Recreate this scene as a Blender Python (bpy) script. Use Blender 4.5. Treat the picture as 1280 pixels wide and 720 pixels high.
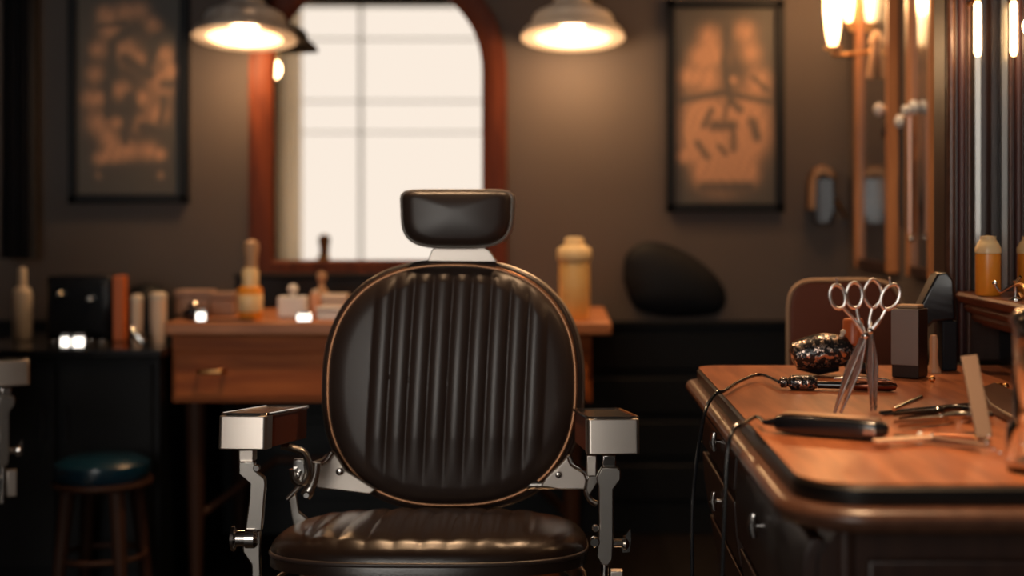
import bpy, bmesh, math, random
from math import sin, cos, pi, radians, sqrt, atan2, hypot
from mathutils import Vector, Matrix

# ------------------------------------------------------------------ clear
for o in list(bpy.data.objects):
    bpy.data.objects.remove(o)
S = bpy.context.scene
COL = S.collection
random.seed(7)

# ------------------------------------------------------------------ camera
F = 1800.0; HX = 700.0; HY = 270.0; ZC = 1.1
cam_d = bpy.data.cameras.new('camera')
cam = bpy.data.objects.new('camera', cam_d); COL.objects.link(cam)
cam.location = (0, 0, ZC); cam.rotation_euler = (radians(90), 0, 0)
cam_d.sensor_width = 36; cam_d.lens = 36 * F / 1280
cam_d.shift_x = -(HX - 640) / 1280; cam_d.shift_y = -(360 - HY) / 1280
cam_d.clip_start = 0.05
cam_d.dof.use_dof = True
cam_d.dof.focus_distance = 2.38
cam_d.dof.aperture_fstop = (cam_d.lens / 1000) / 0.025
S.camera = cam

# ------------------------------------------------------------------ world, lights, exposure
S.view_settings.view_transform = 'Standard'
S.view_settings.look = 'None'
S.view_settings.exposure = 0.0
S.view_settings.gamma = 1.0
S.view_settings.use_curve_mapping = False
W = bpy.data.worlds.new('world'); S.world = W; W.use_nodes = True
W.node_tree.nodes['Background'].inputs[0].default_value = (0.9, 0.92, 1.0, 1)
W.node_tree.nodes['Background'].inputs[1].default_value = 1.0

def light(name, kind, loc, power, color, rot=(0, 0, 0), **kw):
    d = bpy.data.lights.new(name, kind); d.energy = power; d.color = color
    for k, v in kw.items(): setattr(d, k, v)
    o = bpy.data.objects.new(name, d); COL.objects.link(o)
    o.location = loc; o.rotation_euler = rot
    return o

WIN = dict(x0=-2.55, x1=-0.45, z0=0.55, z1=3.05, y=-3.0)
light('window_daylight', 'AREA', ((WIN['x0'] + WIN['x1']) / 2, WIN['y'] - 0.25, (WIN['z0'] + WIN['z1']) / 2), 125,
      (1.0, 0.93, 0.82), (radians(90), 0, 0), shape='RECTANGLE', size=2.9, size_y=3.2)
# unseen ceiling spots (their fixtures are built below)
CEIL = 3.2
SPOTS = [((0.36, 1.56, CEIL - .03), 330, 34), ((-0.45, 2.5, CEIL - .03), 45, 60), ((-0.45, 3.55, CEIL - .03), 115, 90), ((0.70, 3.35, CEIL - .03), 130, 80)]  # all but the dresser's added to brighten chair, back table and battens
for i, (l, p, a) in enumerate(SPOTS):
    light('unseen_spot', 'SPOT', l, p, (1.0, 0.62, 0.34), (0, 0, 0), spot_size=radians(a), spot_blend=0.95, shadow_soft_size=0.05)

# ------------------------------------------------------------------ helpers
def P(px, py, Y):
    return Vector(((px - HX) * Y / F, Y, ZC - (py - HY) * Y / F))
TOPZ = 0.81
def D(px, py, dz=0.0):
    Y = (ZC - TOPZ) * F / (py - HY)
    return Vector(((px - HX) * Y / F, Y, TOPZ + dz))

def mat(name, base, rough=0.5, metal=0.0, coat=0.0, **kw):
    m = bpy.data.materials.new(name); m.use_nodes = True
    nt = m.node_tree; b = nt.nodes['Principled BSDF']
    b.inputs['Base Color'].default_value = (*base, 1)
    b.inputs['Roughness'].default_value = rough
    b.inputs['Metallic'].default_value = metal
    b.inputs['Coat Weight'].default_value = coat
    if 'coat_rough' in kw: b.inputs['Coat Roughness'].default_value = kw['coat_rough']
    if 'spec' in kw: b.inputs['Specular IOR Level'].default_value = kw['spec']
    if 'trans' in kw: b.inputs['Transmission Weight'].default_value = kw['trans']
    if 'ior' in kw: b.inputs['IOR'].default_value = kw['ior']
    if 'emit' in kw:
        b.inputs['Emission Color'].default_value = (*kw['emit'], 1)
        b.inputs['Emission Strength'].default_value = kw.get('estr', 1)
    if 'bump' in kw or 'vary' in kw:
        tc = nt.nodes.new('ShaderNodeTexCoord'); mp = nt.nodes.new('ShaderNodeMapping')
        nt.links.new(tc.outputs['Object'], mp.inputs[0])
        mp.inputs['Scale'].default_value = kw.get('scale3', (1, 1, 1))
        n = nt.nodes.new('ShaderNodeTexNoise'); n.inputs['Scale'].default_value = kw.get('nscale', 200)
        n.inputs['Detail'].default_value = 5
        nt.links.new(mp.outputs[0], n.inputs['Vector'])
        if 'bump' in kw:
            bp = nt.nodes.new('ShaderNodeBump'); bp.inputs['Strength'].default_value = kw['bump']
            bp.inputs['Distance'].default_value = kw.get('bdist', 0.001)
            nt.links.new(n.outputs['Fac'], bp.inputs['Height']); nt.links.new(bp.outputs[0], b.inputs['Normal'])
        if 'vary' in kw:
            mx = nt.nodes.new('ShaderNodeMix'); mx.data_type = 'RGBA'
            rp = nt.nodes.new('ShaderNodeMapRange'); rp.inputs[1].default_value = .35; rp.inputs[2].default_value = .65
            nt.links.new(n.outputs['Fac'], rp.inputs[0]); nt.links.new(rp.outputs[0], mx.inputs[0])
            mx.inputs[6].default_value = (*base, 1); mx.inputs[7].default_value = (*kw['vary'], 1)
            nt.links.new(mx.outputs[2], b.inputs['Base Color'])
    return m

M = {}
M['seat_leather'] = mat('glossy_seat_leather', (.024, .013, .009), .27, bump=.25, nscale=320, bdist=.0008, spec=.7)
M['leather'] = mat('dark_brown_leather', (.042, .026, .021), .38, coat=.25, coat_rough=.42, bump=.25, nscale=420, bdist=.0006, spec=.6)
M['leather_red'] = mat('reddish_leather', (.2, .05, .022), .45, spec=.3, bump=.2, nscale=300)
M['piping'] = mat('copper_piping', (.42, .2, .1), .3, .75)
M['steel'] = mat('brushed_steel', (.66, .59, .53), .38, 1, bump=.05, nscale=60, scale3=(1, 1, 30))
M['chrome'] = mat('chrome', (.8, .77, .74), .12, 1)
M['cast'] = mat('cast_steel', (.55, .51, .47), .27, 1)
M['wood'] = mat('warm_wood', (.5, .165, .06), .32, vary=(.3, .085, .03), nscale=7, scale3=(6, .6, 6), coat=.5, coat_rough=.22)
M['wood_table'] = mat('table_wood', (.6, .25, .11), .42, vary=(.36, .13, .05), nscale=6, scale3=(.6, 6, 6))
M['wood_drawer'] = mat('drawer_wood', (.55, .155, .04), .5, spec=.2, vary=(.32, .08, .022), nscale=6, scale3=(.6, 6, 6))
M['wood_dark'] = mat('dark_wood', (.04, .018, .012), .36, vary=(.026, .011, .008), nscale=8, scale3=(6, 6, .6))
M['groove'] = mat('black_lacquer_edge', (.008, .006, .005), .35)
M['wood_edge'] = mat('moulding_wood', (.11, .05, .03), .3, vary=(.07, .03, .018), nscale=8, scale3=(6, .6, 6))
M['wood_frame'] = mat('mahogany_frame', (.15, .036, .013), .5, spec=.15, vary=(.08, .018, .008), nscale=8, scale3=(6, 6, .6))
M['wood_gold'] = mat('golden_batten', (.6, .26, .1), .35, vary=(.45, .18, .07), nscale=8, scale3=(6, 6, .6))
M['wall'] = mat('taupe_paint', (.105, .085, .078), .75, bump=.1, nscale=60)
M['wall_dark'] = mat('charcoal_paint', (.012, .014, .018), .6, bump=.1, nscale=60)
M['panel_dark'] = mat('black_wainscot', (.003, .004, .006), .5, spec=.25)
M['ceiling'] = mat('dark_ceiling', (.05, .042, .04), .8)
M['floor'] = mat('dark_floor', (.008, .006, .006), .55, spec=.2, vary=(.006, .004, .004), nscale=5, scale3=(1, 6, 1))
M['black'] = mat('black_plastic', (.007, .008, .011), .22, coat=.4)
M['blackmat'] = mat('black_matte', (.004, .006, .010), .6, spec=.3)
M['curtain'] = mat('navy_curtain', (.006, .009, .018), .8)
M['cream'] = mat('cream_plastic', (.72, .6, .47), .35)
M['white'] = mat('white_ceramic', (.8, .78, .74), .25)
M['tan'] = mat('tan_wood', (.5, .3, .17), .45)
M['amber'] = mat('orange_liquid_plastic', (.95, .36, .04), .3, vary=(.9, .28, .02), nscale=9)
M['amber_cap'] = mat('pale_yellow_cap', (.98, .72, .38), .3)
M['brass'] = mat('brass', (.75, .42, .17), .3, 1)
M['mirror'] = mat('mirror_glass', (.186, .172, .160), .01, 1)
M['mirror_side'] = mat('side_mirror_glass', (.75, .75, .75), .015, 1)
M['blade'] = mat('blade_steel', (.4, .38, .37), .25, 1)
M['bright'] = mat('bright_steel', (.95, .92, .9), .3, 1)
M['mirror_wall'] = mat('aged_mirror', (.55, .56, .58), .16, 1)
M['brass_dark'] = mat('dark_brass', (.3, .15, .07), .42, .9)
M['glass'] = mat('clear_glass', (.95, .97, .97), .02, trans=1, ior=1.45)
M['bulb'] = mat('lit_bulb', (1, .8, .5), .4, emit=(1, .62, .28), estr=9)
M['bulb_soft'] = mat('lit_frosted_tube', (1, .8, .5), .4, emit=(1, .68, .36), estr=3.5)
M['enamel'] = mat('white_enamel', (.78, .7, .62), .3)
M['satin'] = mat('satin_nickel', (.8, .77, .74), .3, .35, vary=(.45, .38, .34), nscale=12)
M['diffuser'] = mat('lit_diffuser', (1, .8, .55), .4, emit=(1, .66, .34), estr=1.9)
M['enamel_in'] = mat('white_enamel_inside', (.85, .75, .6), .5)
M['teal'] = mat('teal_vinyl', (.004, .03, .055), .25, coat=.5)
M['stoolwood'] = mat('stool_wood', (.045, .018, .010), .55, spec=.25)
M['box_lit_grey'] = mat('lit_face_grey', (.27, .22, .195), .55)
M['brown_dark'] = mat('dark_brown_card', (.03, .016, .011), .45)
M['paper'] = None

def orient(v):
    v = v.normalized(); a = Vector((0, 0, 1)) if abs(v.z) < .95 else Vector((1, 0, 0))
    x = a.cross(v).normalized(); y = v.cross(x)
    return x, y

class MB:
    def __init__(s): s.v = []; s.f = []; s.T = Matrix.Identity(4)
    def add(s, vs, fs):
        n = len(s.v); s.v += [s.T @ Vector(v) for v in vs]; s.f += [tuple(i + n for i in f) for f in fs]; return s
    def box(s, x0, x1, y0, y1, z0, z1):
        vs = [(x, y, z) for x in (x0, x1) for y in (y0, y1) for z in (z0, z1)]
        return s.add(vs, [(0, 1, 3, 2), (4, 6, 7, 5), (0, 4, 5, 1), (2, 3, 7, 6), (0, 2, 6, 4), (1, 5, 7, 3)])
    def tube(s, pts, r, n=12, closed=False, flat=None, caps=True):
        pts = [Vector(p) for p in pts]; m = len(pts)
        rs = r if isinstance(r, (list, tuple)) else [r] * m
        vs = []; fs = []
        up = None
        for i, p in enumerate(pts):
            if closed: t = pts[(i + 1) % m] - pts[i - 1]
            else: t = pts[min(i + 1, m - 1)] - pts[max(i - 1, 0)]
            t.normalize()
            if up is None: x, y = orient(t)
            else:
                x = (up - t * up.dot(t)).normalized(); y = t.cross(x)
            up = x
            for k in range(n):
                a = 2 * pi * k / n
                q = x * cos(a) + y * sin(a)
                if flat: q = q - Vector(flat[0]) * q.dot(Vector(flat[0])) * (1 - flat[1])
                vs.append(p + q * rs[i])
        M_ = m if closed else m - 1
        for i in range(M_):
            for k in range(n):
                a = i * n + k; b = i * n + (k + 1) % n; c = ((i + 1) % m) * n + (k + 1) % n; d = ((i + 1) % m) * n + k
                fs.append((a, b, c, d))
        if not closed and caps:
            fs.append(tuple(reversed(range(n)))); fs.append(tuple((m - 1) * n + k for k in range(n)))
        return s.add(vs, fs)
    def lathe(s, prof, c=(0, 0, 0), axis=(0, 0, 1), n=32):
        ax = Vector(axis).normalized(); x, y = orient(ax); c = Vector(c); vs = []; fs = []; m = len(prof)
        for (r, h) in prof:
            for k in range(n):
                a = 2 * pi * k / n; vs.append(c + ax * h + (x * cos(a) + y * sin(a)) * max(r, 1e-5))
        for i in range(m - 1):
            for k in range(n):
                fs.append((i * n + k, i * n + (k + 1) % n, (i + 1) * n + (k + 1) % n, (i + 1) * n + k))
        if prof[0][0] > 1e-4: fs.append(tuple(reversed(range(n))))
        if prof[-1][0] > 1e-4: fs.append(tuple((m - 1) * n + k for k in range(n)))
        return s.add(vs, fs)
    def ball(s, c, r, n=16, sc=(1, 1, 1)):
        vs = []; fs = []; c = Vector(c); m = n // 2
        for i in range(m + 1):
            t = pi * i / m
            for k in range(n):
                a = 2 * pi * k / n
                vs.append(c + Vector((sin(t) * cos(a) * sc[0], sin(t) * sin(a) * sc[1], cos(t) * sc[2])) * r)
        for i in range(m):
            for k in range(n):
                fs.append((i * n + k, (i + 1) * n + k, (i + 1) * n + (k + 1) % n, i * n + (k + 1) % n))
        return s.add(vs, fs)
    def prism(s, poly, off):
        off = Vector(off); m = len(poly); vs = [Vector(p) for p in poly] + [Vector(p) + off for p in poly]
        fs = [tuple(range(m)), tuple(reversed(range(m, 2 * m)))] + [(i, i + m, (i + 1) % m + m, (i + 1) % m) for i in range(m)]
        return s.add(vs, fs)

ORG = {}
def tag(o, label=None, cat=None, group=None, kind=None):
    if label: o['label'] = label
    if cat: o['category'] = cat
    if group: o['group'] = group
    if kind: o['kind'] = kind
    return o
def thing(name, label, cat, loc, group=None):
    o = bpy.data.objects.new(name, None); COL.objects.link(o); o.location = loc; o.empty_display_size = .05
    ORG[o] = Vector(loc)
    return tag(o, label, cat, group)
def obj(name, mb, m, parent=None, smooth=True, bevel=0, seg=3, origin=None, label=None, sub=0, angle=40):
    vs = mb.v
    if origin is not None: w = Vector(origin)
    elif parent is not None: w = ORG[parent].copy() if False else None
    else: w = None
    if w is None:
        lo = [min(v[i] for v in vs) for i in range(3)]; hi = [max(v[i] for v in vs) for i in range(3)]
        w = Vector(((lo[0] + hi[0]) / 2, (lo[1] + hi[1]) / 2, lo[2]))
    me = bpy.data.meshes.new(name)
    me.from_pydata([tuple(v - w) for v in vs], [], mb.f)
    bm = bmesh.new(); bm.from_mesh(me); bmesh.ops.remove_doubles(bm, verts=bm.verts, dist=1e-6)
    bmesh.ops.recalc_face_normals(bm, faces=bm.faces); bm.to_mesh(me); bm.free()
    if smooth:
        me.polygons.foreach_set('use_smooth', [True] * len(me.polygons))
        me.set_sharp_from_angle(angle=radians(angle))
    me.materials.append(m); me.update()
    o = bpy.data.objects.new(name, me); COL.objects.link(o); ORG[o] = w
    if parent is not None:
        o.parent = parent; o.location = w - ORG[parent]
    else: o.location = w
    if bevel:
        b = o.modifiers.new('bevel', 'BEVEL'); b.width = bevel; b.segments = seg; b.limit_method = 'ANGLE'; b.angle_limit = radians(35)
        b.harden_normals = False
    if sub:
        ss = o.modifiers.new('sub', 'SUBSURF'); ss.levels = sub; ss.render_levels = sub
    if label: o['label'] = label
    return o
def single(name, mb, m, label, cat, group=None, **kw):
    return tag(obj(name, mb, m, **kw), label, cat, group)
def struct(name, mb, m, **kw):
    return tag(obj(name, mb, m, **kw), kind='structure')
def dup(root, loc, rotz=0, label=None, group=None):
    r = root.copy(); COL.objects.link(r); r.location = loc; r.rotation_euler = (0, 0, rotz)
    if label: r['label'] = label
    if group: r['group'] = group
    for ch in list(root.children):
        c = ch.copy(); COL.objects.link(c); c.parent = r
        for g in list(ch.children):
            d = g.copy(); COL.objects.link(d); d.parent = c
    return r
def bez(p0, p1, p2, p3, n=16):
    p0, p1, p2, p3 = map(Vector, (p0, p1, p2, p3))
    return [p0 * (1 - t) ** 3 + p1 * 3 * t * (1 - t) ** 2 + p2 * 3 * t * t * (1 - t) + p3 * t ** 3 for t in [i / n for i in range(n + 1)]]
def spline(pts, n=8):
    pts = [Vector(p) for p in pts]; out = []
    for i in range(len(pts) - 1):
        a = pts[max(i - 1, 0)]; b = pts[i]; c = pts[i + 1]; d = pts[min(i + 2, len(pts) - 1)]
        for k in range(n):
            t = k / n
            out.append(.5 * ((2 * b) + (c - a) * t + (2 * a - 5 * b + 4 * c - d) * t * t + (3 * b - a - 3 * c + d) * t ** 3))
    out.append(pts[-1]); return out

# ------------------------------------------------------------------ room shell
XL, XR, YB, YF = -2.62, 1.0, 5.0, -3.0
struct('floor', MB().box(XL - .1, XR + .1, YF - .1, YB + .1, -.08, 0), M['floor'], smooth=False)
struct('ceiling', MB().box(XL - .1, XR + .1, YF - .1, YB + .1, CEIL, CEIL + .08), M['ceiling'], smooth=False)
struct('wall_back', MB().box(XL - .1, XR + .1, YB, YB + .1, 0, CEIL), M['wall'], smooth=False)
struct('wall_right', MB().box(XR, XR + .1, YF, YB, 0, CEIL), M['wall'], smooth=False)
struct('wall_left', MB().box(XL - .1, XL, YF, YB, 0, CEIL), M['wall'], smooth=False)
w = MB()
w.box(XL - .1, WIN['x0'], YF - .1, YF, 0, CEIL).box(WIN['x1'], XR + .1, YF - .1, YF, 0, CEIL)
w.box(WIN['x0'], WIN['x1'], YF - .1, YF, 0, WIN['z0']).box(WIN['x0'], WIN['x1'], YF - .1, YF, WIN['z1'], CEIL)
struct('wall_front', w, M['wall'], smooth=False)
wf = MB(); a = WIN
wf.box(a['x0'], a['x0'] + .06, YF - .08, YF + .02, a['z0'], a['z1']).box(a['x1'] - .06, a['x1'], YF - .08, YF + .02, a['z0'], a['z1'])
wf.box(a['x0'], a['x1'], YF - .08, YF + .02, a['z0'], a['z0'] + .07).box(a['x0'], a['x1'], YF - .08, YF + .02, a['z1'] - .07, a['z1'])
for x in (-1.79,): wf.box(x - .010, x + .010, YF - .08, YF + .02, a['z0'], a['z1'])
for z in (1.85, 2.13, 2.69): wf.box(a['x0'], a['x1'], YF - .06, YF, z - .0055, z + .0055)
struct('window_1', wf, mat('window_paint', (.85, .8, .7), .4), smooth=False)
# wainscot with cap and boards on the back wall, and its run on the side wall
wn = MB().box(XL, XR, YB - .025, YB, 0, .72)
wn.box(XL, XR, YB - .05, YB, .72, .74)
for z in (.12, .27, .42, .57): wn.box(XL, XR, YB - .035, YB, z, z + .12)
struct('trim_1', wn, M['panel_dark'], smooth=False, bevel=.004)
wn = MB().box(XR - .025, XR, 2.95, YB - .05, 0, .72).box(XR - .04, XR, 2.95, YB - .05, .72, .74)
struct('trim_2', wn, M['panel_dark'], smooth=False, bevel=.004)
for i, (l, p, ang) in enumerate(SPOTS):
    t = thing('unseen_downlight', ['round downlight in the ceiling above the dresser', 'added unseen downlight in the ceiling above the barber chair', 'added unseen downlight in the ceiling near the back wall', 'added unseen downlight in the ceiling by the golden framed mirrors'][i], 'light', (l[0], l[1], CEIL), 'ceiling downlights')
    obj('trim_ring', MB().lathe([(.05, 0), (.075, 0), (.075, -.008), (.06, -.012), (.05, -.006), (.05, 0)], (l[0], l[1], CEIL)), M['steel'], t)
    obj('lens', MB().lathe([(0, -.002), (.049, -.002), (.049, -.0005), (0, -.0005)], (l[0], l[1], CEIL)), M['bulb'], t)

struct('trim_3', MB().box(XR - .02, XR, 2.97, 3.74, .74, CEIL), mat('matt_black_board', (.006, .006, .006), 1, spec=0), smooth=False, bevel=.003)
# ------------------------------------------------------------------ curtain on the left
c = MB(); pts = []
for i in range(61):
    x = -1.94 + .115 * i / 60; pts.append((x, YB - .1 + .022 * sin(i * .75)))
rows = []
for j, z in enumerate([.955, 1.3, 1.8, 2.4, 3.0]):
    k = 1 + .0 * j
    rows.append([Vector((-1.845 + (x + 1.88) * (1.0 - .08 * j * .5), y, z)) for x, y in pts])
vs = [v for r in rows for v in r] + [v + Vector((0, .006, 0)) for r in rows for v in r]
n = 61; fs = []
for L in (0, 5 * n):
    for j in range(4):
        for i in range(n - 1):
            fs.append((L + j * n + i, L + j * n + i + 1, L + (j + 1) * n + i + 1, L + (j + 1) * n + i))
for j in range(4):
    for i in (0, n - 1): fs.append((j * n + i, (j + 1) * n + i, 5 * n + (j + 1) * n + i, 5 * n + j * n + i))
for i in range(n - 1):
    for j in (0, 4): fs.append((j * n + i, j * n + i + 1, 5 * n + j * n + i + 1, 5 * n + j * n + i))
t = thing('curtain', 'dark navy curtain strip hanging at the far left of the back wall', 'curtain', (-1.88, YB - .1, .955))
obj('fabric', MB().add(vs, fs), M['curtain'], t)
obj('curtain_rod', MB().tube([(-2.3, YB - .1, 3.0), (-1.7, YB - .1, 3.0)], .012).tube([(-1.7, YB - .1, 3.0), (-1.7, YB, 3.0)], .008).tube([(-2.3, YB - .1, 3.0), (-2.3, YB, 3.0)], .008), M['brass'], t)

# cream curtain drawn to the left side of the street window, seen in the arched mirror
vs = []; fs = []; n = 49
for j in range(2):
    for i in range(n):
        x = -2.5 + .20 * i / (n - 1); vs.append((x, YF + .12 + .03 * sin(i * .6), (.3, 3.1)[j]))
for i in range(n - 1): fs.append((i, i + 1, n + i + 1, n + i))
cm = mat('cream_curtain', (.75, .6, .42), .8, trans=0); cm.node_tree.nodes['Principled BSDF'].inputs['Subsurface Weight'].default_value = 0
nt = cm.node_tree; tr = nt.nodes.new('ShaderNodeBsdfTranslucent'); tr.inputs[0].default_value = (1, .86, .66, 1)
ms = nt.nodes.new('ShaderNodeMixShader'); ms.inputs[0].default_value = .85
nt.links.new(nt.nodes['Principled BSDF'].outputs[0], ms.inputs[1]); nt.links.new(tr.outputs[0], ms.inputs[2])
nt.links.new(ms.outputs[0], nt.nodes['Material Output'].inputs['Surface'])
t = thing('window_curtain', 'cream curtain at the street window, glimpsed at the left of the arched mirror', 'curtain', (-2.33, YF + .12, .3))
cu = obj('fabric', MB().add(vs, fs), cm, t)
obj('curtain_rod', MB().tube([(-2.6, YF + .12, 3.11), (-.4, YF + .12, 3.11)], .014), M['brass'], t)

# ------------------------------------------------------------------ framed pictures
def art_mat(name):
    m = bpy.data.materials.new(name); m.use_nodes = True; nt = m.node_tree; b = nt.nodes['Principled BSDF']
    at = nt.nodes.new('ShaderNodeAttribute'); at.attribute_name = 'Col'
    nt.links.new(at.outputs['Color'], b.inputs['Base Color']); b.inputs['Roughness'].default_value = .55
    return m
ART = art_mat('printed_paper')
def seg_d(u, v, a, b):
    ax, ay = a; bx, by = b; dx, dy = bx - ax, by - ay; t = max(0, min(1, ((u - ax) * dx + (v - ay) * dy) / (dx * dx + dy * dy)))
    return hypot(u - ax - t * dx, v - ay - t * dy)
def art(kind):
    # strokes in print pixels, u 0..130 across, v 0..250 down
    if kind == 'R':
        blobs = [(45, 35, 17), (90, 30, 17), (32, 62, 17), (55, 60, 17), (98, 58, 16), (18, 88, 15), (45, 90, 17), (75, 92, 6), (108, 92, 18), (35, 130, 30), (95, 130, 32), (30, 165, 28), (65, 160, 34), (100, 165, 28), (45, 190, 24), (80, 190, 28), (62, 215, 26), (40, 215, 18), (95, 215, 16), (12, 190, 9)]
        dark = [((68, 25), (64, 70), 5), ((64, 70), (72, 118), 4), ((72, 118), (84, 130), 5), ((10, 118), (60, 108), 4.5), ((60, 108), (122, 120), 4), ((50, 150), (75, 150), 7), ((75, 150), (76, 180), 4), ((48, 130), (38, 150), 4), ((30, 172), (42, 190), 4), ((100, 145), (106, 165), 6), ((68, 122), (64, 142), 3), ((100, 88), (118, 104), 3.5), ((30, 220), (92, 220), .5), ((38, 228), (95, 228), 7), ((58, 176), (66, 186), 3)]
    else:
        blobs = [(35, 25, 13), (60, 22, 14), (80, 20, 13), (95, 38, 12), (40, 45, 15), (25, 70, 12), (110, 75, 13), (22, 100, 13), (105, 110, 22), (16, 130, 13), (30, 130, 9), (60, 72, 20), (80, 85, 12), (25, 160, 17), (100, 150, 17), (55, 120, 14), (80, 130, 10), (40, 180, 14), (65, 195, 15), (45, 200, 14), (90, 195, 14), (28, 205, 10), (105, 200, 8), (28, 225, 6), (103, 225, 6), (72, 160, 12), (120, 95, 9), (50, 160, 8)]
        dark = [((44, 100), (44, 60), 6), ((44, 60), (62, 48), 6), ((100, 55), (88, 90), 6), ((60, 80), (90, 100), 7), ((66, 130), (66, 160), 9), ((38, 110), (38, 150), 5), ((60, 160), (60, 186), 3), ((108, 130), (104, 160), 4), ((108, 112), (118, 112), 6), ((34, 222), (94, 222), 9), ((36, 232), (94, 232), 6), ((80, 165), (118, 175), 6), ((28, 40), (60, 36), 3)]
    def f(u, v):
        s = 0
        for (x, y, r) in blobs:
            d = hypot(u - x, v - y) / r
            s += math.exp(-(d * 1.05) ** 2 * 1.1) * .95
        s = min(1, s) ** 1.3
        k = 0
        for a, b, wd in dark:
            d = seg_d(u, v, a, b); k = max(k, min(1, max(0, 1.5 - d / wd)))
        t = s * (1 - .85 * k)
        t *= .8 + .2 * sin(u * .55 + 3 * sin(v * .11)) * sin(v * .42 + 2 * sin(u * .09))
        bg = (.085, .078, .07); fg = (.62, .34, .2)
        return tuple(bg[i] * (1 - t) + fg[i] * t for i in range(3))
    return f
def picture(px0, px1, py0, py1, kind, label, pz=None):
    Y = YB - .03
    a = P(px0, py1, Y); b = P(px1, py0, Y)
    cx = (a.x + b.x) / 2
    t = thing('framed_picture', label, 'picture', (cx, YB, a.z), 'framed prints on the back wall')
    fw = .028
    fr = MB()
    fr.box(a.x, b.x, Y, YB, a.z, a.z + fw).box(a.x, b.x, Y, YB, b.z - fw, b.z).box(a.x, a.x + fw, Y, YB, a.z, b.z).box(b.x - fw, b.x, Y, YB, a.z, b.z)
    obj('picture_frame', fr, M['blackmat'], t, smooth=False, bevel=.003)
    nx, nz = 70, 130; f = art(kind)
    x0, x1, z0, z1 = a.x + fw * .9, b.x - fw * .9, a.z + fw * .9, b.z - fw * .9
    vs = []; fs = []; cols = []
    for j in range(nz + 1):
        for i in range(nx + 1):
            vs.append((x0 + (x1 - x0) * i / nx, YB - .012, z1 + (z0 - z1) * j / nz)); cols.append(f(130 * i / nx, 250 * j / nz))
    for j in range(nz):
        for i in range(nx):
            q = j * (nx + 1) + i; fs.append((q, q + nx + 1, q + nx + 2, q + 1))
    o = obj('print', MB().add(vs, fs), ART, t, smooth=False)
    ca = o.data.color_attributes.new('Col', 'FLOAT_COLOR', 'POINT')
    for i, cc in enumerate(cols): ca.data[i].color = (*cc, 1)
    obj('backing_board', MB().box(x0, x1, YB - .01, YB - .001, z0, z1), M['blackmat'], t, smooth=False)
    return t
picture(85, 234, -18, 253, 'L', 'black framed tan botanical print left of the arched mirror')
picture(834, 980, 0, 264, 'R', 'black framed tan tree-in-pot print right of the arched mirror')

# ------------------------------------------------------------------ arched mirror on the back wall
def arch(cx, hw, zb, zs, hh, n=40):
    pts = [(cx - hw, zb), (cx + hw, zb)]
    for i in range(n + 1):
        t = pi * i / n; e = 2 / 2.15
        pts.append((cx + hw * math.copysign(abs(cos(t)) ** e, cos(t)), zs + hh * abs(sin(t)) ** e))
    return pts
Yg = YB - .035
cxm = (473 - HX) * Yg / F; hwm = 130 * Yg / F; zb = ZC - (325 - HY) * Yg / F; zs = ZC - (92 - HY) * Yg / F; hhm = 119 * Yg / F
t = thing('arched_mirror', 'tall arched mirror in a dark mahogany frame on the back wall', 'mirror', (cxm, YB, zb - .06))
inn = arch(cxm, hwm, zb, zs, hhm); out = arch(cxm, hwm + .083, zb - .062, zs, hhm + .083)
m_ = len(inn); vs = []; fs = []
mid = [((a[0] * .85 + b[0] * .15), (a[1] * .85 + b[1] * .15)) for a, b in zip(inn, out)]
rings = [(inn, Yg + .01), (inn, YB - .055), (mid, YB - .064), (out, YB - .06), (out, YB)]
for r, y in rings: vs += [(x, y, z) for x, z in r]
for k in range(len(rings) - 1):
    for i in range(m_):
        j = (i + 1) % m_; fs.append((k * m_ + i, k * m_ + j, (k + 1) * m_ + j, (k + 1) * m_ + i))
obj('mirror_frame', MB().add(vs, fs), M['wood_frame'], t)
g = MB().prism([(x, Yg, z) for x, z in arch(cxm, hwm + .01, zb - .01, zs, hhm + .01)], (0, .01, 0))
obj('mirror_pane', g, M['mirror'], t, smooth=False)

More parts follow.
